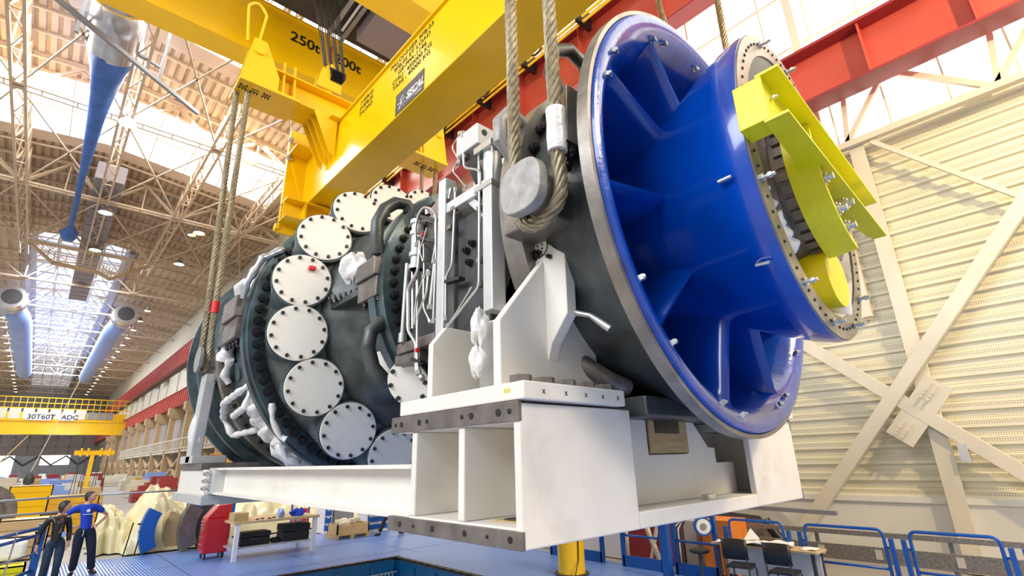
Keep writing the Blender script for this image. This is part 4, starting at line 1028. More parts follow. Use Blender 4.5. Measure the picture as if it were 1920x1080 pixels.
# cross beam: recessed middle with saddle
fb('cross_beam_flange', 3.75, 5.99, 2.63, 4.36, Zb, 1.86)
s = MB()
pts = [(3.6, 1.86), (3.6, 2.30), (3.95, 2.40), (4.30, 2.76), (4.42, 2.78), (4.42, 2.30), (5.15, 2.30), (5.15, 2.74), (5.25, 2.70), (5.60, 2.36), (5.74, 2.36), (5.74, 2.2), (6.15, 2.2), (6.15, 1.86)]
s.prism([(x, 2.92, z) for x, z in pts], (0, .08, 0)); s.build('saddle_web', 'cradle_white', FR, bevel=.01)
s = MB(); s.prism([(x, 3.9, z) for x, z in pts], (0, .08, 0)); s.build('saddle_web', 'cradle_white', FR, bevel=.01)
fb('saddle_block', 4.42, 5.15, 2.96, 3.9, 2.28, 2.60, 'casing'); 
fb('brass_shim', 4.43, 5.14, 2.90, 2.925, 2.31, 2.70, 'wood', .004)
fb('saddle_slot', 4.53, 4.98, 2.893, 2.90, 2.5, 2.64, 'black', .002)
fb('loose_block', 5.05, 5.2, 2.70, 2.78, 1.86, 1.91, 'steel_bright', .01)
# long side beams and rear cross box
for x0 in (2.46, 6.94):
    s = MB(); ibeam(s, (x0+.17, 4.05, 2.05), (x0+.17, 11.0, 2.05), .34, .44, .035); s.build('side_beam', 'cradle_white', FR)
    fb('beam_joint', x0-.02, x0+.36, 10.6, 11.0, 1.84, 2.27, 'grey_light', .008)
    for z in (1.93, 2.05, 2.17): place('joint_bolt', STUD, FR, (x0-.02, 10.8, z), (-1, 0, 0), 1.1)
fb('rear_cross_box', 2.40, 7.34, 11.0, 13.3, 1.80, 2.24)
fb('rear_bottom_plate', 2.36, 7.38, 10.95, 13.5, 1.64, 1.80, 'grey_light', .008)
fb('rear_pad', 2.36, 3.4, 11.3, 13.2, 2.24, 2.36, 'raw_steel', .006)
fb('rear_pad', 6.3, 7.38, 11.3, 13.2, 2.24, 2.36, 'raw_steel', .006)
for x0 in (2.28, 7.2):
    s = MB(); s.prism([(x0, 11.8, 4.1), (x0, 12.2, 4.1), (x0, 12.25, 3.4), (x0, 12.4, 2.9), (x0, 12.4, 2.36), (x0, 12.05, 2.36), (x0, 11.9, 3.2)], (.2, 0, 0)); lg = s.build('rear_leg', 'grey_light', FR, bevel=.02)
    blob((x0+.1, 12.2, 3.0), .15, .24, .42, 'plastic_cover', 'plastic_wrap', lg, 90, 18, .07)
    fb('rear_leg_foot', x0, x0+.6, 11.8, 12.9, 2.36, 2.5, 'grey_light', .008)
# ================================================================== LIFTING GEAR
def rope(name, pts, r, label, group=None, red=None, strands=6):
    pts = [Vector(p) for p in pts]; out = []
    for a, b in zip(pts[:-1], pts[1:]):
        k = max(1, int((b-a).length/(r*1.1)))
        for i in range(k): out.append(a.lerp(b, i/k))
    out.append(pts[-1])
    d = (out[1]-out[0]).normalized(); x, y, _ = frame_of(d); L = 0; cen = []
    for i, p in enumerate(out):
        t = (out[min(i+1, len(out)-1)]-out[max(i-1, 0)]).normalized()
        x = (x-t*x.dot(t)).normalized(); y = t.cross(x)
        if i: L += (p-out[i-1]).length
        cen.append((p, x.copy(), y.copy(), L))
    s = MB(); rs = r*.36
    for k in range(strands):
        s.tube([p+(u*math.cos(2*PI*k/strands+l/(r*9)*2*PI)+v*math.sin(2*PI*k/strands+l/(r*9)*2*PI))*r*.62 for p, u, v, l in cen], rs, 6)
    o = s.build(name, 'rope'); tag(o, label, 'wire rope', group)
    return o
rope('wire_rope', [(1.95, 12.1, 11.25), (2.16, 12.05, 5.2), (2.20, 12.17, 4.4), (2.2, 12.05, 4.15)], .07, 'left strand of the wire rope sling hung from the 2E end of the yellow arm')
ro = rope('wire_rope', [(2.15, 11.9, 12.55), (2.26, 11.9, 5.2), (2.28, 11.83, 4.4), (2.28, 11.95, 4.15)], .07, 'right strand of the wire rope sling, red band low down, from the 2E arm end')
s = MB(); s.cyl((2.253, 11.9, 5.65), (2.257, 11.9, 5.4), .078, n=16); s.build('red_marking', 'red_tag', ro)
rope('wire_rope', [(2.74, 2.88, 11.3), (2.68, 2.84, 4.6)]+[(2.68, 2.56+.27*math.cos(t), 4.36+.27*math.sin(t)) for t in [.3-.35*i for i in range(0, 6)]], .065, 'thick wire rope left of the front trunnion, running up out of view')
rp = rope('wire_rope', [(2.55, 2.19, 11.3), (2.62, 2.28, 4.6)]+[(2.66, 2.56+.27*math.cos(t), 4.36+.27*math.sin(t)) for t in [PI-.3+.35*i for i in range(0, 9)]], .065, 'thick wire rope right of the front trunnion with silver tape on it')
s = MB(); s.tube([(2.605, 2.26, 4.98), (2.607, 2.262, 4.85), (2.61, 2.265, 4.72), (2.613, 2.27, 4.6)], [.085, .08, .088, .08], 14); s.build('silver_tape', 'plastic_wrap', rp)
rope('wire_rope', [(7.4, 2.47, 11.3), (7.4, 2.56, 4.6), (7.4, 2.4, 4.2)], .06, 'wire rope seen behind the blue bell, right of its top')
rope('wire_rope', [(7.42, 3.62, 11.3), (7.42, 3.0, 4.6)], .06, 'short length of wire rope above the top of the blue bell')
rope('wire_rope', [(7.82, 12.0, 11.4), (7.6, 12.1, 4.3)], .07, 'wire rope hanging from the right end of the yellow arm, near strand')
rope('wire_rope', [(7.35, 12.1, 11.2), (7.5, 12.2, 4.3)], .06, 'thin dark wire rope left below the right end of the yellow arm')

SP = thing('lifting_beam', 'large yellow lifting beam above the turbine with black capacity lettering', 'lifting beam', (4.9, 8, 10.2))
s = MB(); s.box(4.4, 5.42, 1.0, 13.9, 9.4, 11.1); s.build('main_box', 'crane_yellow', SP, bevel=.02)
s = MB(); s.box(4.34, 5.48, 1.0, 13.9, 11.1, 11.15); s.build('top_plate', 'crane_yellow', SP)
s = MB(); s.box(3.85, 5.97, 13.9, 14.05, 8.5, 11.9); s.build('end_plate', 'crane_yellow', SP, bevel=.01)
s = MB(); s.box(3.85, 4.4, 13.2, 13.9, 11.0, 11.05); s.prism([(3.9, 13.9, 11.0), (4.4, 13.9, 11.9), (4.4, 13.9, 9.4)], (0, -.05, 0)); s.build('end_gusset', 'crane_yellow', SP)
s = MB(); ibeam(s, (3.8, 13.55, 9.05), (6.0, 13.55, 9.05), .6, .6, .05); s.box(4.3, 4.35, 13.25, 13.85, 8.8, 9.3); s.build('hanger_stub', 'crane_yellow', SP)
for z in (10.9, 11.5):
    s = MB(); s.lathe((3.88, 13.87, z), (0, -1, 0), [(0, .09), (.06, .1), (.08, .05)], 16); s.build('shackle_pin', 'steel_bright', SP)
s = MB(); s.lathe((3.86, 13.97, 8.65), (-1, 0, 0), [(0, .12), (.1, .12), (.12, 0)], 20); s.build('end_pin', 'crane_yellow', SP)
XN, UP = (0, -1, 0), (0, 0, 1)
y = 8.72; z = 10.68
for i, tx in enumerate(('PALONNIER 9FB.03', '9FB.05 ET LOAD', 'GE-PPA-1146', 'CMU : 450000 KG', 'TARE : 40000 KG')):
    text_mesh('capacity_text', tx, .165, (4.396, (8.76, 8.60, 8.42, 8.65, 8.63)[i], 10.88-.168*i), XN, UP, 'ink', SP, .003, wide=1.28)
for i, tx in enumerate(('1=9FB.03', '2=9FB.05', '3=LOAD')):
    text_mesh('number_text', tx, .16, (4.396, 10.32, 10.86-.165*i), XN, UP, 'ink', SP, .003, wide=1.15)
s = MB(); s.box(4.385, 4.4, 7.29, 8.42, 9.43, 9.96); lp = s.build('logo_plate', 'logo_grey', SP)
text_mesh('logo_text', 'SECAL', .24, (4.383, 7.97, 9.60), XN, UP, 'white_plastic', lp, .002, shear=.35, bold=.006)
s = MB(); s.box(4.381, 4.385, 7.27, 7.9, 9.575, 9.585); s.tube([(4.382, 8.25, 9.5), (4.382, 8.15, 9.62), (4.382, 8.2, 9.72), (4.382, 8.08, 9.8)], .012, 6); s.tube([(4.382, 8.32, 9.66), (4.382, 8.18, 9.64), (4.382, 8.02, 9.7)], .012, 6); s.tube([(4.382, 8.05, 9.5), (4.382, 8.15, 9.62), (4.382, 8.0, 9.56), (4.382, 7.7, 9.54), (4.382, 7.3, 9.6)], .008, 6); s.build('logo_figure', 'white_plastic', lp)
text_mesh('logo_text', 'LEVAGE', .07, (4.383, 7.6, 9.47), XN, UP, 'white_plastic', lp, .002)

def arm(y, label, marks=True):
    A_ = bpy.data.objects.new('spreader_arm', None); COL.objects.link(A_); A_.parent = SP; A_.location = V(4.9, y, 11.2)-origin(SP); A_['label'] = label
    s = MB(); s.box(2.6, 7.2, y-.42, y+.42, 11.16, 11.2); s.box(2.6, 7.2, y-.42, y+.42, 11.86, 11.9); s.box(2.6, 7.2, y-.16, y-.12, 11.2, 11.86); s.box(2.6, 7.2, y+.12, y+.16, 11.2, 11.86); s.build('arm_girder', 'crane_yellow', A_)
    for sx in (-1, 1):
        def q(x): return x if sx < 0 else 9.8-x
        s = MB(); s.prism([(q(1.88), y-.45, 11.2), (q(2.75), y-.45, 11.2), (q(2.75), y-.45, 11.6), (q(2.35), y-.45, 12.5), (q(2.05), y-.45, 12.5)], (0, .05, 0)); s.build('cheek_plate', 'crane_yellow', A_)
        s = MB(); s.prism([(q(1.88), y+.1, 11.2), (q(2.75), y+.1, 11.2), (q(2.75), y+.1, 11.6), (q(2.35), y+.1, 12.5), (q(2.05), y+.1, 12.5)], (0, .05, 0)); s.build('cheek_plate', 'crane_yellow', A_)
        s = MB(); s.box(min(q(1.88), q(3.3)), max(q(1.88), q(3.3)), y-.5, y+.5, 11.12, 11.2); s.build('end_sole', 'crane_yellow', A_)
        for x in (2.85, 3.12):
            s = MB(); s.prism([(q(x), y-.5, 11.2), (q(x), y-.16, 11.2), (q(x), y-.16, 12.3), (q(x), y-.3, 12.3)], (.04, 0, 0)); s.prism([(q(x), y+.5, 11.2), (q(x), y+.16, 11.2), (q(x), y+.16, 12.3), (q(x), y+.3, 12.3)], (.04, 0, 0)); s.build('rib', 'crane_yellow', A_)
        s = MB(); s.cyl((q(2.2), y-.5, 12.2), (q(2.2), y+.2, 12.2), .16, n=24); s.build('lift_pin', 'crane_yellow', A_)
        s = MB(); s.tube([(q(1.95), y-.2, 12.5), (q(1.85), y-.2, 13.4)]+arc(V(q(1.84), y-.2, 13.6), V(q(2.05), y-.2, 14.0), V(q(2.28), y-.2, 13.55), 8)+[(q(2.2), y-.2, 12.5)], .035, 8); s.build('guard_loop', 'crane_yellow', A_)
        for k in range(4):
            x0 = 4.34-.0*k
            s = MB(); yy = y-.42+.28*k; s.prism([(q(4.34), yy, 11.16), (q(3.7), yy, 11.16), (q(4.2), yy, 10.1), (q(4.34), yy, 10.0)], (0, .03, 0)); s.build('knee_fin', 'crane_yellow', A_)
        s = MB(); s.box(min(q(4.1), q(4.34)), max(q(4.1), q(4.34)), y-.6, y+.6, 11.1, 11.16); s.build('knee_plate', 'crane_yellow', A_)
        if marks:
            for i, tx in enumerate(('2E', '1E', '3E')):
                if sx < 0: text_mesh('arm_mark', tx, .24, (1.94+.27*i, y-.32, 11.117), (0, 1, 0), (1, 0, 0), 'ink', A_, .002, bold=.004)
                else: text_mesh('arm_mark', tx, .24, (7.54-.26*i, y-.12, 11.117), (0, 1, 0), (1, 0, 0), 'ink', A_, .002, bold=.004)
    return A_
arm(12.0, 'yellow cross arm with 2E 1E 3E marks, over the exhaust end')
arm(2.6, 'yellow cross arm over the blue inlet, above the picture edge', False)

# the big crane above
GC = thing('crane_bridge', 'yellow 250t overhead crane girders crossing above the lifting beam', 'overhead crane', (0, 17.5, 19))
s = MB(); s.box(-14.5, 12.7, 19.25, 20.4, 18.6, 21.2); s.build('far_girder', 'crane_yellow', GC)
s = MB(); s.box(-14.5, 12.7, 19.15, 20.5, 21.2, 21.3); s.build('girder_top_plate', 'crane_yellow', GC)
s = MB(); s.box(-14.5, 12.7, 12.9, 14.3, 18.6, 21.2); s.build('near_girder', 'crane_yellow', GC)
text_mesh('capacity_text', '250t', .72, (4.75, 19.24, 20.05), (1, 0, 0), (0, 0, 1), 'ink', GC, .005, bold=.012)
text_mesh('capacity_text', '200t', .72, (6.75, 19.24, 20.05), (1, 0, 0), (0, 0, 1), 'ink', GC, .005, bold=.012)
s = MB(); s.box(6.5, 6.6, 19.2, 19.24, 19.9, 20.75); s.build('divider_mark', 'red_tag', GC)
for x in (5.9,):
    s = MB(); s.box(11.9, 13.2, 12.5, 20.8, 18.75, 19.6); s.build('end_carriage', 'crane_yellow', GC)
TR = thing('crane_trolley', 'grey crane trolley with grating underside between the yellow girders', 'crane trolley', (6, 16.8, 21))
s = MB(); s.box(3.2, 10.6, 14.5, 19.0, 21.35, 22.0); s.build('trolley_frame', 'dark_grey', TR)
s = MB(); s.box(7.2, 9.6, 15.4, 18.0, 20.6, 21.35); s.build('machinery_box', 'duct_grey', TR, bevel=.02)
s = MB(); s.box(2.6, 3.6, 14.8, 18.8, 21.0, 21.35); s.build('platform_grating', 'grey', TR)
s = MB()
for x in (6.3, 6.9, 9.9, 10.3): s.bar((x, 14.5, 21.2), (x, 19.0, 21.2), .18)
each(s, 'cross_member', 'galv', TR)
s = MB(); s.box(6.62, 6.72, 15.2, 18.4, 21.12, 21.18); s.build('strip_light', 'lamp_green' if False else 'white_plastic', TR)
s = MB(); s.cyl((4.0, 16.6, 21.5), (5.8, 16.6, 21.5), .5, n=28); s.build('rope_drum', 'dark_grey', TR)
HB = thing('hook_block', 'black and yellow hook block hanging on many thin cables', 'hook block', (4.95, 14.6, 14.8))
s = MB(); s.prism([(4.55, 14.35, 14.3), (5.4, 14.35, 14.3), (5.4, 14.35, 15.0), (5.0, 14.35, 15.4), (4.7, 14.35, 15.1)], (0, .12, 0)); s.prism([(4.55, 14.75, 14.3), (5.4, 14.75, 14.3), (5.4, 14.75, 15.0), (5.0, 14.75, 15.4), (4.7, 14.75, 15.1)], (0, .12, 0)); s.build('side_plate', 'crane_yellow', HB, bevel=.02)
s = MB()
for k in range(6): s.lathe((4.98+.07*k, 14.6, 14.95), (1, 0, 0), [(0, .15), (0, .38), (.03, .34), (.05, .38), (.06, .15)], 24)
each(s, 'sheave', 'black', HB)
s = MB(); s.box(4.95, 5.5, 14.3, 14.9, 14.95, 15.2); s.box(4.98, 5.4, 14.42, 14.8, 14.4, 14.7); s.build('guard', 'black', HB, bevel=.02)
s = MB(); s.lathe((5.0, 14.6, 14.4), (0, 0, -1), [(0, .2), (.8, .18), (1.2, .24), (2.0, .24), (2.6, .2), (3.1, .2)], 20); s.build('shank', 'crane_yellow', HB)
for k in range(12):
    x = 4.72+.07*k; s = MB(); s.tube([(x, 14.3+.05*(k % 3), 15.1), (x-.35+.03*k, 16.3, 21.3)], .02, 6); s.build('cable', 'dark_grey', HB)
# festoon trolleys and cable drops along the orange runway
for i, y in enumerate((11.0, 14.2, 17.5)):
    t = thing('cable_trolley', 'yellow cable trolley under the crane bridge, %s along the orange runway' % ('nearest', 'middle', 'farthest')[i], 'cable trolley', (11.8, y, 18.4))
    s = MB(); s.box(11.6, 12.0, y-.5, y+.5, 18.1, 18.7); s.build('body', 'crane_yellow', t, bevel=.02)
    s = MB(); s.lathe((11.58, y, 18.35), (-1, 0, 0), [(0, 0), (0, .26), (.1, .26), (.1, 0)], 20); s.build('wheel', 'dark_grey', t)
    s = MB(); s.tube([(11.7, y-.4, 18.1), (11.7, y-.3, 17.6), (11.7, y, 17.5), (11.7, y+.3, 17.7), (11.7, y+.4, 18.1)], .04, 8); s.build('cable', 'black', t)

# ================================================================== FLOOR THINGS
# blue guard rails near the desk
def guard_rail(x0, y0, y1, label, posts=True):
    t = thing('guard_rail', label, 'railing', (x0, y0, 0), 'blue guard rails')
    s = MB(); pts = [V(x0, y0, 0), V(x0, y0, .98)]+arc(V(x0, y0, 1.0), V(x0, y0, 1.1), V(x0, y0+.1, 1.1), 4)+arc(V(x0, y1-.1, 1.1), V(x0, y1, 1.1), V(x0, y1, 1.0), 4)+[V(x0, y1, 0)]
    s.tube(pts, .024, 10); s.build('hoop', 'rail_blue', t)
    s = MB(); s.tube([(x0, y0, .55), (x0, y1, .55)], .02, 8); s.build('mid_rail', 'rail_blue', t)
    s = MB(); s.box(x0-.03, x0+.03, y0-.12, y0-.06, 0, .98); s.tube([(x0, y0-.09, .85), (x0, y0, .85)], .018, 6); s.tube([(x0, y0-.09, .35), (x0, y0, .35)], .018, 6); s.build('socket_post', 'rail_blue', t)
    s = MB(); s.box(x0-.03, x0+.03, y1+.06, y1+.12, 0, .98); s.tube([(x0, y1+.09, .85), (x0, y1, .85)], .018, 6); s.tube([(x0, y1+.09, .35), (x0, y1, .35)], .018, 6); s.build('socket_post', 'rail_blue', t)
    s = MB(); s.box(x0-.01, x0+.01, y0, y1, 0, .15); s.build('toe_board', 'rail_blue', t)
    return t
guard_rail(10.05, 1.22, 2.24, 'blue tubular guard rail at the right edge of the picture')
guard_rail(10.05, 2.58, 3.72, 'blue tubular guard rail right of the desk')
guard_rail(10.05, 4.08, 5.05, 'blue tubular guard rail behind the desk with papers')
guard_rail(10.05, -.1, .9, 'blue tubular guard rail, only its left post in view at the right edge')
# heavier blue railing farther back
for i, (y0, y1) in enumerate(((5.4, 6.3), (6.6, 7.6), (8.2, 9.8))):
    t = thing('guard_rail', 'blue framed railing %s the yellow jack post' % ('right of, nearest the stool,', 'behind the stool, right of', 'just behind')[i], 'railing', (10.1, y0, 0), 'blue guard rails')
    s = MB()
    for y in (y0, y1): s.box(10.07, 10.15, y-.04, y+.04, 0, 1.15)
    each(s, 'post', 'rail_blue', t)
    s = MB(); s.tube([(10.1, y0, 1.12), (10.1, y1, 1.12)], .03, 8); s.tube([(10.1, y0, .62), (10.1, y1, .62)], .025, 8); s.box(10.07, 10.12, y0, y1, 0, .22); s.build('rail', 'rail_blue', t)
# diagonal strut frame in blue
t = thing('steel_post', 'thick blue steel post with a side bar by the stool', 'post', (9.6, 6.2, 0))
s = MB(); s.box(9.53, 9.68, 6.12, 6.27, 0, 1.2); s.build('shaft', 'rail_blue', t)
s = MB(); s.bar((9.6, 6.2, 1.15), (10.1, 7.6, 1.15), .1); s.box(9.45, 9.76, 6.04, 6.35, 0, .02); s.build('side_bar', 'rail_blue', t)
# hoses, orange cabinet, panels behind
o = MB(); o.box(10.6, 11.3, 5.3, 5.95, 0, 1.0); tag(o.build('cabinet', 'orange', bevel=.01), 'orange cabinet behind the round white dial', 'cabinet')
o = MB(); o.box(10.8, 12.2, 6.9, 7.95, 0, 1.25); tag(o.build('cabinet', 'rail_red_dark', bevel=.01), 'dark maroon cabinet behind the blue railing', 'cabinet')
o = MB(); o.box(11.0, 11.6, 6.3, 6.6, 0, .9); tag(o.build('cabinet', 'grey_light', bevel=.01), 'small grey cabinet behind the hoses', 'cabinet')
for k in range(5):
    s = MB(); s.tube([(10.5+.05*k, 6.1-.03*k, 1.2), (10.4, 6.3+.06*k, .8), (10.3, 6.25+.05*k, .2), (10.35, 6.1, .03)], .022, 8); tag(s.build('hose', 'cradle_white' if k % 2 else 'dark_grey'), 'flexible hose hanging in the bundle beside the stool', 'hose', 'hoses by the stool')
s = MB(); s.bar((10.5, 6.9, 0), (10.6, 7.3, .8), .08); s.bar((10.5, 7.2, 0), (10.6, 7.0, .8), .06); tag(s.build('plank', 'steel_cream'), 'pale planks leaning together behind the blue post', 'planks')
t = thing('hose_reel', 'round blue and white hose reel dial on the railing', 'reel', (9.95, 5.55, .95))
s = MB(); s.cyl((9.96, 5.56, .95), (9.90, 5.50, .955), .17, n=32); s.build('rim', 'rail_blue', t)
s = MB(); s.cyl((9.90, 5.50, .955), (9.89, 5.49, .955), .135, n=32); s.build('disc', 'white_plastic', t)
s = MB(); s.cyl((9.89, 5.49, .955), (9.88, 5.48, .955), .06, n=20); s.build('hub', 'grey', t)
# stool
t = thing('stool', 'round black workshop stool on five star feet beside the desk', 'stool', (9.55, 5.45, 0))
s = MB(); s.lathe((9.55, 5.45, .55), (0, 0, 1), [(0, 0), (0, .16), (.02, .18), (.05, .18), (.06, .15), (.06, 0)], 28); s.build('seat', 'black', t)
s = MB(); s.cyl((9.55, 5.45, .08), (9.55, 5.45, .55), .025, n=12); s.cyl((9.55, 5.45, .3), (9.55, 5.45, .5), .035, n=12); s.build('gas_column', 'dark_grey', t)
for k in range(5):
    a = k*2*PI/5; s = MB(); s.tube([(9.55, 5.45, .1), (9.55+.28*math.cos(a), 5.45+.28*math.sin(a), .05), (9.55+.3*math.cos(a), 5.45+.3*math.sin(a), .0)], .02, 8); s.build('leg', 'black', t)
# desk with papers
t = thing('desk', 'light wood topped desk with dark legs and scattered papers on it', 'desk', (10.0, 4.3, 0))
s = MB(); s.box(9.55, 10.02, 3.42, 5.2, .72, .75); s.build('desktop', 'table_wood', t)
for x in (9.6, 9.95):
    for y in (3.5, 5.1): s = MB(); s.box(x-.025, x+.025, y-.025, y+.025, 0, .72); s.build('leg', 'dark_grey', t)
s = MB(); s.box(9.9, 9.93, 3.5, 5.1, .2, .7); s.build('modesty_panel', 'white_wall', t)
def sheet(c, lx, ly, rz, seed, label, h=.02):
    rnd = random.Random(seed); n = 10; vs = []; ca, sa = math.cos(rz), math.sin(rz)
    for i in range(n+1):
        for j in range(n+1):
            u = (i/n-.5)*lx; v = (j/n-.5)*ly; z = c[2]+h*(1+math.sin(i*.9+seed)*math.cos(j*.7+seed*2))
            vs.append((c[0]+u*ca-v*sa, c[1]+u*sa+v*ca, z))
    s = MB(); s.add(vs, [(i*(n+1)+j, (i+1)*(n+1)+j, (i+1)*(n+1)+j+1, i*(n+1)+j+1) for i in range(n) for j in range(n)], True)
    o = s.build('paper_sheet', 'paper'); m_ = o.modifiers.new('solid', 'SOLIDIFY'); m_.thickness = .004
    tag(o, label, 'paper', 'papers on the desk')
sheet((9.78, 4.9, .755), .45, .5, .2, 1, 'large white drawing at the left end of the desk', .015)
sheet((9.75, 4.45, .76), .42, .6, -.1, 2, 'white drawing lying in the middle of the desk', .03)
sheet((9.8, 4.1, .77), .4, .5, .3, 3, 'white drawing overlapping the middle one, right of it', .03)
sheet((9.82, 3.6, .755), .3, .24, .1, 4, 'small stack of white paper at the right end of the desk', .01)
o = MB(); o.prism([(9.82, 4.7, .8), (9.92, 4.45, .82), (9.98, 4.62, .98)], (.004, 0, .002)); tag(o.build('paper_sheet', 'paper'), 'white paper standing up folded on the desk', 'paper', 'papers on the desk')
# two chairs
def chair(x, y, rz, label):
    t = thing('office_chair', label, 'chair', (0, 0, 0), 'black chairs at the desk')
    s = MB(); s.box(-.21, .21, -.2, .2, .44, .48); s.build('seat', 'black', t, bevel=.02)
    s = MB(); n = 8; vs = []
    for i in range(n+1):
        a = (i/n-.5)*1.1
        for z in (.58, .88): vs.append((-.235+.06*(1-math.cos(a*1.2))*1.5, .21*math.sin(a)/.52, z+(0.02 if z > .7 else 0)*math.cos(a*2)))
    s.add(vs, [(2*i, 2*i+2, 2*i+3, 2*i+1) for i in range(n)], True); b = s.build('backrest', 'black', t); m_ = b.modifiers.new('solid', 'SOLIDIFY'); m_.thickness = .035
    for sy in (-1, 1):
        s = MB(); s.tube([(-.23, .18*sy, 0), (-.2, .19*sy, .42), (-.24, .18*sy, .62)], .013, 8); s.build('leg', 'dark_grey', t)
        s = MB(); s.tube([(.24, .2*sy, 0), (.2, .19*sy, .4), (.15, .19*sy, .43), (-.2, .19*sy, .43)], .013, 8); s.build('leg', 'dark_grey', t)
    t.location = (x, y, 0); t.rotation_euler = (0, 0, rz); return t
chair(9.4, 4.62, .15, 'black plastic chair at the left half of the desk')
chair(9.35, 3.88, .05, 'black plastic chair at the right half of the desk')
# cable trays behind the rails
for i, (x, z, l) in enumerate(((11.2, .55, 'perforated cable tray with pale labels behind the guard rails, lower one'), (11.3, .86, 'dark ribbed hose tray behind the guard rails, upper one'))):
    t = thing('cable_tray', l, 'cable tray', (x, 3, 0))
    s = MB(); s.box(x, x+.05, -4, 7, z-.13 if i == 0 else z-.04, z+.12 if i == 0 else z+.04); s.build('tray', 'tray_steel', t)
    if i == 0:
        s = MB()
        for y in (-.8, .3, 1.0, 1.9, 3.0, 3.9, 5.1): s.box(x-.01, x, y-.05, y+.05, z-.07, z+.08)
        each(s, 'label', 'steel_cream', t)
    s = MB()
    for y in range(-4, 8, 2): s.box(x+.05, x+.1, y-.03, y+.03, 0, z)
    each(s, 'post', 'grey', t)
t = thing('roller_conveyor', 'dark grey metal ramp structure behind the far rails below the wall', 'ramp', (12.4, 6, 0))
s = MB(); s.prism([(12.2, 4.6, 0), (12.2, 7.6, 0), (12.2, 7.6, 1.1), (12.2, 5.4, .95)], (1.2, 0, 0)); s.build('ramp', 'grey', t)
s = MB(); s.bar((12.1, 3.8, 1.1), (12.1, 9, 1.2), .12, .08); s.build('rail', 'galv', t)
s = MB(); s.tube([(12.0, 5.2, .9), (12.0, 5.0, .6), (12.0, 4.6, .2)], .1, 10); s.build('dark_hose', 'black', t)
# yellow jack post under the cradle
t = thing('jack_post', 'yellow cylindrical post with a cable, standing under the cradle', 'post', (8.76, 7.95, 0))
s = MB(); s.cyl((8.76, 7.95, 0), (8.76, 7.95, 1.25), .28, n=40); s.build('cylinder', 'crane_yellow', t)
s = MB(); s.cyl((8.76, 7.95, 0), (8.76, 7.95, .03), .36, n=40); s.build('base_ring', 'dark_grey', t)
s = MB(); s.tube([(8.62, 7.68, 1.2), (8.68, 7.66, .7), (8.66, 7.66, .3), (8.4, 7.55, .05), (8.1, 7.5, .03)], .012, 6); s.build('cable', 'black', t)
o = MB(); o.box(10.75, 10.85, 8.05, 13, 0, 1.3); tag(o.build('screen_panel', 'white_plastic'), 'white screen panels behind the yellow post', 'screen')
# pit rim and framework
t = thing('pit_frame', 'blue steel pit frame with black segmented edging in the floor', 'pit frame', (5, 10, 0))
s = MB()
for k in range(16): s.box(PX0+k*.3, PX0+k*.3+.26, PY1-.14, PY1-.02, 0, .035)
for k in range(16): s.box(PX1-.14, PX1-.02, PY0+k*.31, PY0+k*.31+.27, 0, .035)
each(s, 'edging', 'black', t)
s = MB(); s.box(PX0, PX1, PY1-.12, PY1-.02, -.45, -.03); s.box(PX1-.12, PX1-.02, PY0, PY1, -.45, -.03)
for k in range(5): s.bar((PX0+.9*k+.4, PY1-.1, -1.6), (PX0+.9*k+.4, PY1-.1, -.1), .1)
for k in range(5): s.bar((PX1-.1, PY0+.9*k+.4, -1.6), (PX1-.1, PY0+.9*k+.4, -.1), .1)
s.bar((PX0, PY1-.5, -.5), (PX1, PY1-.5, -.5), .12); s.build('frame', 'pit_blue', t)
s = MB()
for k in range(18): s.bar((5.2+.1*k, 12.0, -.55), (5.2+.1*k, 12.0, -.2), .015)
for z in (-.55, -.38, -.2): s.bar((5.2, 12, z), (7.0, 12, z), .015)
s.build('wire_basket', 'grey_light', t)
o = MB(); o.box(6.0, 7.0, 11.0, 11.9, -1.6, -.7); tag(o.build('crate', 'wood'), 'wooden crate down in the pit', 'crate')

# tool chest
t = thing('tool_chest', 'red wheeled tool chest with drawers standing at the bench end', 'tool chest', (4.0, 16.4, 0))
s = MB(); s.box(3.72, 4.3, 16.2, 16.75, .14, .98); s.build('cabinet', 'chest_red', t, bevel=.02)
s = MB(); s.prism([(3.72, 16.25, .98), (3.98, 16.25, 1.3), (4.3, 16.25, 1.32), (4.3, 16.25, .98)], (0, .5, 0)); s.build('top_box', 'chest_red', t, bevel=.015)
for i, z in enumerate((.24, .42, .58, .70, .78, .86)):
    h = .13 if i < 3 else .06
    s = MB(); s.box(3.70, 3.722, 16.24, 16.71, z, z+h); d = s.build('drawer', 'chest_red', t); s = MB(); s.box(3.685, 3.70, 16.3, 16.65, z+h-.025, z+h-.008); s.build('handle', 'steel_bright', d)
for x in (3.8, 4.22):
    for y in (16.28, 16.66): s = MB(); s.cyl((x-.015, y, .06), (x+.015, y, .06), .06, n=16); s.box(x-.02, x+.02, y-.02, y+.02, .08, .15); s.build('caster', 'black', t)
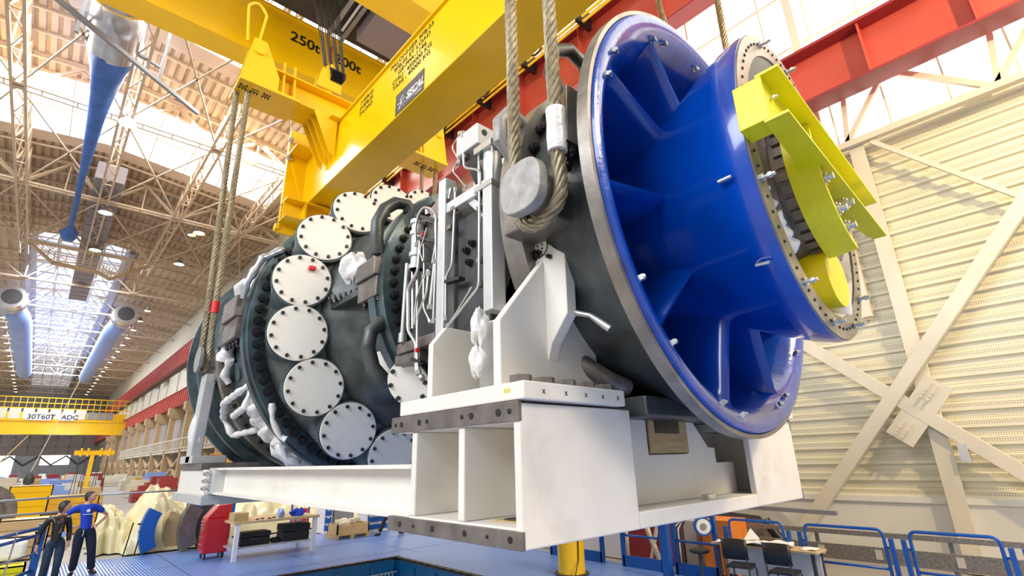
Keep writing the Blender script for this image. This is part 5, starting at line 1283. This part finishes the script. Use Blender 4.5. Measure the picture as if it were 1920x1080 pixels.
# workbench
t = thing('workbench', 'long white legged workbench with pale wood top and a lower shelf', 'workbench', (5.4, 15.9, 0))
s = MB(); s.box(4.15, 6.35, 15.25, 16.6, .86, .92); s.build('top', 'table_wood', t)
s = MB(); s.box(4.2, 6.3, 15.35, 16.5, .26, .3); s.build('lower_shelf', 'grey_light', t)
for x in (4.25, 6.25):
    for y in (15.32, 16.5): s = MB(); s.box(x-.05, x+.05, y-.05, y+.05, 0, .86); s.build('leg', 'white_plastic', t)
def case(x0, x1, y0, y1, z0, z1, label):
    t = thing('tool_case', label, 'tool case', ((x0+x1)/2, y0, z0), 'black cases on the bench shelf')
    s = MB(); s.box(x0, x1, y0, y1, z0, (z0+z1)/2+.03); s.build('body', 'black', t, bevel=.03)
    s = MB(); s.box(x0-.01, x1+.01, y0-.01, y1+.01, (z0+z1)/2+.03, z1); s.build('lid', 'black', t, bevel=.03)
    s = MB(); c = (x0+x1)/2; s.tube([(c-.12, y0-.01, z1-.14), (c-.1, y0-.05, z1-.16), (c+.1, y0-.05, z1-.16), (c+.12, y0-.01, z1-.14)], .014, 6); s.build('handle', 'dark_grey', t)
case(4.4, 5.15, 15.5, 16.0, .3, .62, 'black tool case on the left of the bench shelf')
case(5.5, 6.2, 15.5, 16.1, .3, .72, 'bigger black tool case on the right of the bench shelf')
blob((5.32, 15.6, .36), .14, .1, .07, 'cable_heap', 'black', None, 5, 10); tag(bpy.data.objects['cable_heap'], 'tangle of black cable between the two cases', 'cable')
blob((5.35, 15.5, 1.02), .09, .1, .12, 'plastic_bag', 'tube_blue', None, 6, 12); tag(bpy.data.objects['plastic_bag'], 'pale blue bag standing on the bench', 'bag')
o = blob((5.85, 15.6, 1.0), .19, .16, .11, 'plastic_bag', 'shirt_blue', None, 7, 12, .2); tag(o, 'deep blue crumpled bag at the right end of the bench', 'bag')
o = MB(); o.box(4.16, 4.5, 15.4, 15.9, .92, 1.12); tag(o.build('carton', 'wood'), 'brown box on the left end of the bench', 'box')
for i in range(4):
    s = MB(); s.box(4.7+.15*i, 4.78+.15*i, 15.4+.1*(i % 2), 15.45+.1*(i % 2), .92, .95); tag(s.build('hand_tool', 'dark_grey'), 'small dark tool lying on the bench top', 'tool', 'tools on the bench')
# blue segments and curved machine parts under the sheet
def shell(cx, cy, r, a0, a1, w_, name, m, label, z0=0, th=.12):
    s = MB(); n = 14; vs = []
    for i in range(n+1):
        a = math.radians(a0+(a1-a0)*i/n)
        for rr_ in (r, r-th):
            for dy in (0, w_): vs.append((cx+rr_*math.cos(a), cy+dy, z0+rr_*math.sin(a)))
    fs = []
    for i in range(n):
        k = 4*i; fs += [(k, k+4, k+5, k+1), (k+2, k+3, k+7, k+6), (k, k+2, k+6, k+4), (k+1, k+5, k+7, k+3)]
    fs += [(0, 1, 3, 2), (4*n, 4*n+2, 4*n+3, 4*n+1)]
    s.add(vs, fs); o = s.build(name, m, bevel=.01); tag(o, label, 'machine part'); return o
shell(3.92, 18.6, 1.3, 152, 207, .3, 'casing_segment', 'rail_blue', 'curved blue casing segment standing on the blue floor by the sheet', .6, .36)
shell(4.80, 18.2, 1.3, 148, 207, .35, 'casing_segment', 'raw_steel', 'grey steel ring segment with bolt holes, left of the tool chest', .6, .42)
shell(5.3, 18.75, 1.3, 145, 207, .6, 'casing_segment', 'dark_grey', 'dark curved segment right behind the grey ring segment', .6, .6)
shell(4.45, 18.95, 1.2, 155, 208, .5, 'casing_segment', 'wood', 'brown laminated curved segment between blue and grey ones', .57, .6)
for x, l in ((3.96, 'blue steel stand post left of the tool chest'), (4.95, 'blue steel stand post behind the tool chest')):
    s = MB(); s.box(x-.17, x+.17, 19.0, 19.3, .75, 1.9); s.box(x-.12, x+.12, 19.05, 19.25, 0, .75); tag(s.build('stand_post', 'rail_blue', bevel=.01), l, 'post', 'blue stand posts')
# plastic sheets
def drape(x0, x1, y0, y1, hf, label, seed):
    n, m_ = 80, 60; vs = []; rnd = random.Random(seed)
    for i in range(n+1):
        for j in range(m_+1):
            u, v = i/n, j/m_; e = min(u, 1-u, v*1.3, (1-v)*1.3)
            h = hf(u, v)*min(1, e*3.4)**.8
            pn = Vector((u*(x1-x0)*1.3+seed*7, v*(y1-y0)*1.3, seed)); q = noise.noise(pn); fold = .30*(1-2*abs(q))**2*.6-.12+.16*(1-abs(noise.noise(pn*2.7))*3)+.03*math.sin(u*60+v*40)
            vs.append((x0+(x1-x0)*u+.12*noise.noise(Vector((v*4, seed, 1)))*2, y0+(y1-y0)*v+.3*noise.noise(Vector((u*5, seed, 3))), max(.012, h+fold*min(h, .8))))
    s = MB(); s.add(vs, [(i*(m_+1)+j, (i+1)*(m_+1)+j, (i+1)*(m_+1)+j+1, i*(m_+1)+j+1) for i in range(n) for j in range(m_)], True)
    o = s.build('plastic_sheet', 'tarp'); tag(o, label, 'plastic sheet'); return o
drape(2.4, 5.2, 18.9, 23.5, lambda u, v: 1.35+.35*math.sin(u*7)+.25*math.cos(v*5+u*4), 'pale yellow plastic sheet draped over parts behind the two people', 1)
drape(5.3, 10.5, 20.5, 25.5, lambda u, v: 1.15+.25*math.sin(u*9+1)+.2*math.cos(v*6), 'pale yellow plastic sheet over parts behind the bench', 2)
drape(1.7, 2.7, 19.6, 22.5, lambda u, v: .9+.2*math.sin(u*5), 'end of pale yellow sheet trailing on the floor behind the man', 3)
t = thing('trestle', 'thin black metal trestle stands in front of the yellow sheet', 'trestle', (2.6, 18.7, 0))
s = MB()
for x in (2.35, 2.6, 2.75): s.bar((x, 18.7, 0), (x+.1, 18.75, .85), .03)
s.bar((2.55, 18.7, .8), (2.95, 18.7, .82), .04); s.bar((2.6, 18.7, .6), (2.9, 18.7, .6), .03); s.build('stand', 'black', t)
# crate of parts on a pallet, blue drawer cabinets, trolleys behind
t = thing('pallet_crate', 'wooden crate of packing on a pallet on the blue floor', 'crate', (8.0, 17.1, 0))
s = MB()
for k in range(5): s.box(7.55, 8.75, 16.75+.18*k, 16.87+.18*k, .1, .13)
for x in (7.6, 8.1, 8.65): s.box(x-.05, x+.05, 16.75, 17.6, 0, .1)
s.build('pallet', 'wood', t)
s = MB(); s.box(7.6, 8.7, 16.8, 16.84, .13, .42); s.box(7.6, 8.7, 17.5, 17.54, .13, .42); s.box(7.6, 7.64, 16.8, 17.54, .13, .42); s.box(8.66, 8.7, 16.8, 17.54, .13, .42); s.build('side_board', 'wood', t)
s = MB()
rnd = random.Random(4)
for k in range(14): s.obox((7.75+rnd.random()*.8, 16.9+rnd.random()*.5, .4+rnd.random()*.12), V(1, rnd.uniform(-.4, .4), 0).normalized(), V(rnd.uniform(-.4, .4), 1, .2).normalized(), (0, 0, 1), .1, .06, .05)
o = s.build('packing_blocks', 'steel_cream', t); o['kind'] = 'stuff'
def drawers(x0, x1, y, label):
    t = thing('drawer_cabinet', label, 'cabinet', (x0, y, 0), 'blue drawer cabinets')
    s = MB(); s.box(x0, x1, y, y+.7, 0, 1.05); s.build('body', 'white_plastic', t)
    for k in range(4): s = MB(); s.box(x0+.04, x1-.04, y-.02, y, .08+.24*k, .28+.24*k); d = s.build('drawer', 'rail_blue', t); s = MB(); s.box(x0+.1, x1-.1, y-.035, y-.02, .24+.24*k, .27+.24*k); s.build('handle', 'white_plastic', d)
drawers(9.0, 9.9, 17.6, 'blue fronted drawer cabinet right of the pallet crate'); drawers(7.9, 8.2, 18.6, 'narrow blue fronted drawer cabinet left of the pallet crate')
o = MB(); o.box(8.25, 8.95, 18.5, 19.0, 0, 1.0); tag(o.build('cabinet', 'grey', bevel=.01), 'grey cabinet between the two blue drawer cabinets', 'cabinet')
t = thing('hand_trolley', 'red and blue hand trolley behind the crate', 'trolley', (7.4, 19.5, 0))
s = MB(); s.box(7.1, 7.7, 19.3, 19.7, .2, .3); s.bar((7.1, 19.5, .3), (7.1, 19.5, 1.1), .05); s.bar((7.7, 19.5, .3), (7.7, 19.5, 1.1), .05); s.build('frame', 'rail_blue', t)
s = MB(); s.box(7.2, 7.6, 19.35, 19.65, .3, .8); s.build('load', 'chest_red', t)
rnd = random.Random(9)
for k in range(9):
    x = 6.3+.45*k; y = 23+rnd.random()*2; s = MB(); h = .6+rnd.random()*.5
    for q in range(3): s.box(x, x+.4, y, y+.5, .05+q*h/3, (q+1)*h/3)
    tag(s.build('crate', 'crate_yellow'), 'orange-yellow storage crate far behind the bench', 'crate', 'crates behind the bench')
# left: blue gate, grey pipe rails, crates, boxes
t = thing('guard_rail', 'blue framed railing with grey pipe rails at the lower left corner', 'railing', (.4, 16, 0))
s = MB(); s.tube([(-.9, 12.4, 1.12), (.42, 15.9, 1.12)], .035, 8); s.tube([(-.9, 12.4, .98), (.42, 15.9, .98)], .035, 8); s.tube([(-.9, 12.4, .28), (.42, 15.9, .28)], .035, 8); s.build('rail', 'rail_blue', t)
s = MB(); s.box(.38, .52, 15.9, 16.0, 0, 1.2); s.box(.62, .72, 16.0, 16.1, 0, 1.2); each(s, 'post', 'rail_blue', t)
s = MB(); s.tube([(-.9, 12.4, .62), (.42, 15.9, .62)], .02, 8); s.bar((.0, 14.8, 0), (.05, 14.8, 1.2), .03); s.build('grey_bar', 'galv', t)
for z, x1 in ((1.3, .8), (1.05, .8)):
    pass
t = thing('pipe_rail', 'grey two bar pipe railing running behind the two people', 'railing', (0, 18, 0))
s = MB(); s.tube([(-3, 18.9, 1.55), (1.4, 19.1, 1.62)], .03, 8); s.tube([(-3, 18.9, 1.2), (1.2, 19.1, 1.25)], .03, 8); s.tube([(1.55, 19.1, 1.62), (3.6, 19.3, 1.62)], .025, 8); s.build('rail', 'galv', t)
s = MB(); s.bar((-1, 19, 0), (-1, 19, 1.58), .05); s.bar((1.4, 19.1, 0), (1.4, 19.1, 1.62), .05); each(s, 'post', 'galv', t)
def crate(x0, x1, y0, y1, z0, z1, label, m='crate_yellow', grp='crates in the left background', nm='crate', cat='crate'):
    s = MB(); n = max(2, int((z1-z0)/.25)); h = (z1-z0)/n
    for k in range(n):
        s.box(x0, x1, y0, y0+.04, z0+k*h+.015, z0+(k+1)*h); s.box(x0, x0+.04, y0, y1, z0+k*h+.015, z0+(k+1)*h); s.box(x1-.04, x1, y0, y1, z0+k*h+.015, z0+(k+1)*h)
    s.box(x0, x1, y0, y1, z1-.03, z1); s.box(x0+.04, x1-.04, y0+.04, y1, z0, z1-.03)
    tag(s.build(nm, m), label, cat, grp)
crate(.6, 2.3, 27, 28.6, 0, .75, 'orange-yellow wooden crate, bottom of the stack behind the woman'); crate(.7, 2.25, 27, 28.4, .78, 1.35, 'orange-yellow wooden crate on top of the stack behind the woman')
crate(-.5, .5, 20.5, 21.6, 0, .6, 'pale wooden crate behind the blue railing at the left edge', 'wood'); crate(-.4, .8, 22.5, 23.5, 0, .9, 'light brown crate behind the pale one at the left edge', 'column_tan')
crate(-.3, .35, 16.8, 17.4, 0, .3, 'small yellow box low behind the blue railing', 'bracket_yellow', None, 'storage_box', 'box')
crate(-.5, .9, 31, 32, 0, 1.7, 'yellow painted steel frame box far left', 'crane_yellow')
o = MB(); o.box(-1.2, .3, 17.4, 18.3, .35, .75); tag(o.build('roll_package', 'white_plastic', bevel=.08), 'long white wrapped package behind the blue railing', 'package')
t = thing('gear_wheel', 'large dark round part at the left picture edge', 'wheel', (-1.2, 24, .9))
s = MB(); s.lathe((-1.0, 24, 1.0), (0, -1, 0), [(0, .3), (0, .95), (.3, .95), (.3, .7), (.2, .6), (.2, .3)], 40, closed_prof=True); s.build('rim', 'raw_steel', t)
s = MB(); s.lathe((-1.0, 24, 1.0), (0, -1, 0), [(.1, .0), (.1, .28), (.3, .28), (.3, 0)], 30); s.build('hub', 'steel_cream', t)
names = [('cream_box', 'pale stack of cases on the far hall floor'), ('tube_blue', 'pale blue covered machine on the far hall floor'), ('crate_yellow', 'yellow machine frame on the far hall floor'), ('white_wall', 'white cabinet block on the far hall floor'), ('wood', 'wooden crate on the far hall floor'), ('rail_red_dark', 'dark red crate on the far hall floor'), ('grey', 'grey machine block on the far hall floor')]
rnd = random.Random(21)
for k in range(60):
    y = 38+k*1.7+rnd.random(); x = rnd.uniform(-5, 10.5); m_, l = names[rnd.randrange(7)]; w_ = rnd.uniform(.9, 2.6); h = rnd.uniform(.6, 1.9)
    if abs(x-4) < 1.2 and 48 < y < 56: continue
    s = MB(); s.box(x, x+w_, y, y+1.5, 0, h*.7); s.box(x+.15*w_, x+.85*w_, y+.2, y+1.2, h*.7, h); s.box(x-.05, x+w_+.05, y-.05, y, h*.3, h*.36)
    tag(s.build('floor_goods', m_), l, 'goods', 'goods on the far hall floor')
t = thing('crane_hook', 'orange and dark hook hanging over the far hall floor', 'hook', (-1.2, 60, 3))
s = MB(); s.lathe((.05, 52, 1.75), (0, 0, 1), [(-.4, 0), (-.3, .28), (0, .32), (.25, .2), (.4, .08), (.4, 0)], 16); s.build('weight', 'dark_grey', t)
s = MB(); s.bar((.05, 52, 2.3), (1.5, 52, 9), .05); s.build('cable', 'steel_cream', t)
s = MB(); s.bar((0, 52, 1.2), (-.35, 52, -.0), .2); s.build('hook', 'orange', t)
# ================================================================== PEOPLE
def skinned(name, verts, edges, radii, m, parent, root=0, sub=2, smooth=True):
    me = bpy.data.meshes.new(name); o0 = origin(parent)
    me.from_pydata([tuple(Vector(v)) for v in verts], edges, [])
    me.materials.append(M[m])
    o = bpy.data.objects.new(name, me); COL.objects.link(o); o.parent = parent
    md = o.modifiers.new('skin', 'SKIN'); md.use_smooth_shade = True
    for i, sv in enumerate(me.skin_vertices[0].data if me.skin_vertices else []):
        pass
    if not me.skin_vertices:
        bpy.context.view_layer.objects.active = o
    dat = me.skin_vertices[0].data
    for i, sv in enumerate(dat):
        r = radii[i]; sv.radius = r if isinstance(r, tuple) else (r, r); sv.use_root = (i == root)
    sb = o.modifiers.new('sub', 'SUBSURF'); sb.levels = sub; sb.render_levels = sub
    return o
def chain(name, pts, rad, m, parent, sub=2):
    return skinned(name, pts, [(i, i+1) for i in range(len(pts)-1)], rad, m, parent, 0, sub)
def hand(parent, w_, d, palm_n, side, curl=.5, s=1.0):
    """hand from wrist w_ towards d; palm normal palm_n; side=+1/-1 puts the thumb"""
    w_ = Vector(w_); d = Vector(d).normalized(); pn = Vector(palm_n); pn = (pn-d*pn.dot(d)).normalized(); sd = d.cross(pn)*side
    vs = [w_, w_+d*.045*s, w_+d*.085*s]; ed = [(0, 1), (1, 2)]; rd_ = [(.026*s, .019*s), (.038*s, .018*s), (.038*s, .015*s)]
    base = 2
    for k, ln in enumerate((.068, .078, .073, .058)):
        o_ = sd*(.028-.019*k)*s; p0 = w_+d*.088*s+o_; i0 = len(vs)
        a = curl*(1+.15*k); d1 = (d*math.cos(a*.5)+pn*math.sin(a*.5)); d2 = (d*math.cos(a*1.3)+pn*math.sin(a*1.3))
        vs += [p0, p0+d1*ln*.5*s, p0+d1*ln*.5*s+d2*ln*.5*s]; ed += [(base, i0), (i0, i0+1), (i0+1, i0+2)]; rd_ += [.0095*s, .0088*s, .0075*s]
    i0 = len(vs); t0 = w_+d*.035*s+sd*.034*s
    vs += [t0, t0+(d*.6+sd*.6+pn*.3).normalized()*.035*s, t0+(d*.8+sd*.35+pn*.4).normalized()*.066*s]; ed += [(1, i0), (i0, i0+1), (i0+1, i0+2)]; rd_ += [.012*s, .0105*s, .009*s]
    return vs, ed, rd_
def person(label, loc, spec, group=None):
    T = thing('person', label, 'person', loc, group)
    S = spec['h']/1.8
    J = {k: Vector(v)*S for k, v in spec['J'].items()}
    verts, edges, rad, idx = [], [], [], {}
    def add(k, r, p=None, par=None):
        idx[k] = len(verts); verts.append(J[k] if p is None else p); rad.append(r if isinstance(r, tuple) else r*S)
        if par: edges.append((idx[par], idx[k]))
    add('pelvis', .085); add('waist', .08, par='pelvis'); add('chest', .085, par='waist'); add('collar', .055, par='chest'); add('neck', .055, par='collar'); add('skull', .05, par='neck')
    for s in 'lr':
        add('hip'+s, .06, par='pelvis'); add('knee'+s, .045, par='hip'+s); add('ankle'+s, .034, par='knee'+s); add('toe'+s, .022, par='ankle'+s)
        add('sho'+s, .048, par='collar'); add('elb'+s, .040, par='sho'+s); add('wri'+s, .027, par='elb'+s)
        hd = spec['hand'][s]; vs, ed, rd_ = hand(None, J['wri'+s], hd[0], hd[1], hd[2], hd[3], S)
        base = len(verts)-1
        m_ = {0: base}
        for i in range(1, len(vs)): m_[i] = len(verts); verts.append(vs[i]); r = rd_[i]; rad.append(r)
        for a, b in ed: edges.append((m_[a], m_[b]))
    body = skinned('body', verts, edges, rad, 'skin', T, 0, 2)
    # head
    hc = J['head']; look = Vector(spec['look']).normalized(); side = look.cross(V(0, 0, 1)).normalized(); up = side.cross(look).normalized()
    s = MB(); n = 26; k = n; vs = []
    for i in range(1, k):
        t = PI*i/k
        for j in range(2*k):
            a = PI*j/k; x, y, z = math.sin(t)*math.cos(a), math.sin(t)*math.sin(a), math.cos(t)   # x forward, y side, z up
            w1 = 1.0
            if z < 0: w1 = 1-.33*(-z)**1.3
            fx = .098*x*(1-.12*max(0, -z)); fy = .075*y*w1; fz = .118*z
            if x > 0:
                fx += .022*math.exp(-((y/.18)**2+((z+.10)/.22)**2))            # nose
                fx += .008*math.exp(-((y/.35)**2+((z+.48)/.09)**2))+.012*math.exp(-((y/.4)**2+((z+.85)/.2)**2))  # lips, chin
                fx -= .012*(math.exp(-(((y-.42)/.22)**2+((z-.10)/.14)**2))+math.exp(-(((y+.42)/.22)**2+((z-.10)/.14)**2)))
                fx += .006*math.exp(-((y/.6)**2+((z-.27)/.1)**2))
            vs.append(hc+(look*fx+side*fy+up*fz)*S*1.06)
    fs = [(i*2*k+j, i*2*k+(j+1) % (2*k), (i+1)*2*k+(j+1) % (2*k), (i+1)*2*k+j) for i in range(k-2) for j in range(2*k)]
    fs.append(tuple(range(2*k))); fs.append(tuple(reversed(range((k-2)*2*k, (k-1)*2*k))))
    def W(p): return p+Vector(loc)
    s.add([W(p) for p in vs], fs, True); s.build('head', 'skin', T)
    for sg in (-1, 1):
        s = MB(); c = W(hc+side*.076*sg*S-look*.005*S-up*.005*S); s.lathe(c, side*sg, [(-.01, .0), (0, .02*S), (.012*S, .03*S), (.006*S, .018*S), (.004, 0)], 14); s.build('ear', 'skin', T)
        s = MB(); c = W(hc+look*.083*S+side*.031*sg*S+up*.012*S); s.lathe(c, look, [(-.008, .0), (-.004, .011), (.004, .010), (.007, 0)], 12); e_ = s.build('eye', 'white_plastic', T)
        s = MB(); c2 = c+look*.0065; s.cyl(c2, c2+look*.002, .005, n=10); s.build('pupil', 'ink', e_)
        s = MB(); c = W(hc+look*.093*S+side*.032*sg*S+up*.034*S); s.obox(c, look, side, up, .004, .018, .003); s.build('eyebrow', 'hair', T)
    s = MB(); c = W(hc+look*.0885*S-up*.056*S); s.obox(c, look, side, up, .006, .022, .004); s.build('mouth', 'scarf', T, bevel=.002)
    # hair cap
    s = MB(); vs = []; k = 20; hl = spec.get('hair_len', .0)
    for i in range(0, k+1):
        t = PI*.62*i/k+.001
        for j in range(2*k):
            a = PI*j/k; ca = math.cos(a)
            tt = t*(.66+.34*(1-ca)/2) if not hl else t*(.62+.45*(1-ca)/2)
            x, y, z = math.sin(tt)*ca, math.sin(tt)*math.sin(a), math.cos(tt)
            b = 1+.06*math.sin(9*a+3*t)*(hl > 0)+.03*math.sin(17*a)
            vs.append(W(hc+(look*(.112*x*b-.008)+side*.092*y*b+up*(.134*z-hl*(1-ca)/2*(i/k)))*S*1.06))
    fs = [(i*2*k+j, i*2*k+(j+1) % (2*k), (i+1)*2*k+(j+1) % (2*k), (i+1)*2*k+j) for i in range(k) for j in range(2*k)]
    s.add(vs, fs, True); h_ = s.build('hair', 'hair', T); m_ = h_.modifiers.new('solid', 'SOLIDIFY'); m_.thickness = .012
    # clothes
    g = spec['wear']; R_ = lambda x: x*S
    v = [J['pelvis']+V(0, 0, -.02), J['waist'], J['chest'], J['collar']]; e = [(0, 1), (1, 2), (2, 3)]; r = [(R_(g['hipw']), R_(.125)), (R_(g['waistw']), R_(.12)), (R_(g['chestw']), R_(.135)), (R_(.12), R_(.09))]
    for sd in 'lr':
        i0 = len(v); sh, el, wr = J['sho'+sd], J['elb'+sd], J['wri'+sd]
        if g['sleeve'] == 'short': v += [sh, sh.lerp(el, .62)]; r += [R_(.076), R_(.068)]; e += [(3, i0), (i0, i0+1)]
        else: v += [sh, el, el.lerp(wr, .9)]; r += [R_(.068), R_(.055), R_(.045)]; e += [(3, i0), (i0, i0+1), (i0+1, i0+2)]
    skinned(g['top_name'], v, e, r, g['top'], T, 1)
    v = [J['waist']+V(0, 0, -.06), J['pelvis']]; e = [(0, 1)]; r = [(R_(g['hipw']-.005), R_(.118)), (R_(g['hipw']+.005), R_(.122))]
    for sd in 'lr':
        i0 = len(v); hp_, kn, an = J['hip'+sd], J['knee'+sd], J['ankle'+sd]
        v += [hp_, hp_.lerp(kn, .5), kn, kn.lerp(an, .6), an+V(0, 0, .0)]; q = g['leg']; r += [R_(.095*q), R_(.09*q), R_(.072*q), R_(.068*q), R_(.066*q)]
        e += [(1, i0)]+[(i0+z, i0+z+1) for z in range(4)]
    skinned('trousers', v, e, r, g['bottom'], T, 1)
    for sd in 'lr':
        a, t_ = J['ankle'+sd], J['toe'+sd]; f_ = V(t_.x-a.x, t_.y-a.y, 0).normalized()
        chain('shoe', [V(a.x, a.y, .05)-f_*.06*S, V(a.x, a.y, .055)+f_*.04*S, V(a.x, a.y, .04)+f_*.13*S, V(a.x, a.y, .032)+f_*.19*S], [(.045, .05), (.052, .055), (.052, .042), (.042, .03)], 'shoe', T)
    return T, J
# man in a blue T-shirt, hands on hips, looking up
man, JM = person('person in blue T-shirt and dark trousers, hands on hips, looking up at the turbine', (1.17, 16.4, 0), dict(h=1.80,
    J=dict(pelvis=(.07, 0, .98), waist=(.05, -.0, 1.14), chest=(.02, 0, 1.33), collar=(0, .0, 1.47), neck=(.01, -.01, 1.55), skull=(.02, -.02, 1.62), head=(.03, -.03, 1.69),
           hipl=(.17, 0, .90), kneel=(.26, -.03, .50), anklel=(.33, .02, .09), toel=(.40, -.12, .04),
           hipr=(-.03, 0, .90), kneer=(-.02, -.04, .50), ankler=(-.02, .0, .09), toer=(-.06, -.14, .04),
           shol=(.19, 0, 1.45), elbl=(.43, .06, 1.25), wril=(.27, -.07, 1.07), shor=(-.19, 0, 1.45), elbr=(-.44, .05, 1.24), wrir=(-.20, -.08, 1.07)),
    hand=dict(l=((-.9, -.45, -.25), (0, .8, -.3), 1, .5), r=((.9, -.45, -.25), (0, .8, -.3), -1, .5)), look=(.62, -.45, .62),
    wear=dict(top='shirt_blue', top_name='t_shirt', sleeve='short', hipw=.18, waistw=.172, chestw=.20, bottom='trouser', leg=1.25)))
s = MB(); c = V(1.20, 16.4-.13, 1.385); s.cyl(c, c-V(0, .05, 0), .035, n=24); s.build('shirt_emblem', 'white_plastic', man)
s = MB(); s.box(1.11, 1.30, 16.215, 16.27, 1.30, 1.312); s.build('shirt_print', 'white_plastic', man)
s = MB(); s.tube([(1.19, 16.25, .97), (1.20, 16.23, .90), (1.19, 16.25, .84)], .012, 6); s.build('key_ring', 'steel_bright', man)
# woman in a dark leather jacket
wom, JW = person('person in black leather jacket, scarf and jeans with a blue badge, looking up', (.64, 14.9, 0), dict(h=1.68, hair_len=.06,
    J=dict(pelvis=(.05, 0, .97), waist=(.04, 0, 1.13), chest=(.02, 0, 1.31), collar=(.02, 0, 1.45), neck=(.03, -.01, 1.54), skull=(.05, -.02, 1.62), head=(.06, -.03, 1.69),
           hipl=(.14, 0, .90), kneel=(.15, -.04, .50), anklel=(.16, .03, .09), toel=(.22, -.12, .04),
           hipr=(-.04, 0, .90), kneer=(-.05, -.03, .50), ankler=(-.07, .0, .09), toer=(-.06, -.16, .04),
           shol=(.17, .0, 1.43), elbl=(.24, .05, 1.16), wril=(.26, -.05, .93), shor=(-.17, 0, 1.43), elbr=(-.27, .04, 1.15), wrir=(-.26, -.06, .90)),
    hand=dict(l=((.05, -.1, -1), (-1, 0, 0), 1, .6), r=((.05, -.1, -1), (1, 0, 0), -1, .7)), look=(.86, -.30, .42),
    wear=dict(top='leather', top_name='leather_jacket', sleeve='long', hipw=.18, waistw=.17, chestw=.175, bottom='jeans', leg=1.02)))
s = MB(); s.tube([V(.66, 14.9, 1.375)+V(.085*math.cos(a), .075*math.sin(a), .01*math.sin(3*a)) for a in [i*2*PI/20 for i in range(20)]], .036, 10, closed=True); s.build('scarf', 'scarf', wom)
s = MB(); s.prism([(.66, 14.78, 1.36), (.72, 14.78, 1.36), (.73, 14.75, 1.08), (.67, 14.75, 1.05)], (0, .03, 0)); s.build('scarf_end', 'scarf', wom, bevel=.01)
s = MB(); s.box(.74, .805, 14.74, 14.75, 1.0, 1.09); s.build('badge', 'tube_blue', wom)
# third person, mostly hidden by the cradle: only the walking legs show
person('person walking behind the cradle, only dark trouser legs and shoes in view', (9.25, 16.45, 0), dict(h=1.78,
    J=dict(pelvis=(0, 0, .97), waist=(0, 0, 1.13), chest=(0, 0, 1.33), collar=(0, 0, 1.47), neck=(0, 0, 1.55), skull=(0, 0, 1.62), head=(0, 0, 1.69),
           hipl=(.05, -.08, .90), kneel=(.22, -.08, .50), anklel=(.36, -.08, .09), toel=(.50, -.08, .04),
           hipr=(-.05, .08, .90), kneer=(-.12, .08, .52), ankler=(-.32, .08, .10), toer=(-.46, .06, .04),
           shol=(.0, -.19, 1.45), elbl=(-.06, -.24, 1.18), wril=(.05, -.24, .95), shor=(0, .19, 1.45), elbr=(.0, .24, 1.17), wrir=(.14, .22, .95)),
    hand=dict(l=((.2, 0, -1), (0, 1, 0), 1, .6), r=((.2, 0, -1), (0, -1, 0), -1, .6)), look=(1, 0, 0),
    wear=dict(top='trouser', top_name='jacket', sleeve='long', hipw=.17, waistw=.16, chestw=.18, bottom='trouser', leg=1.05)))
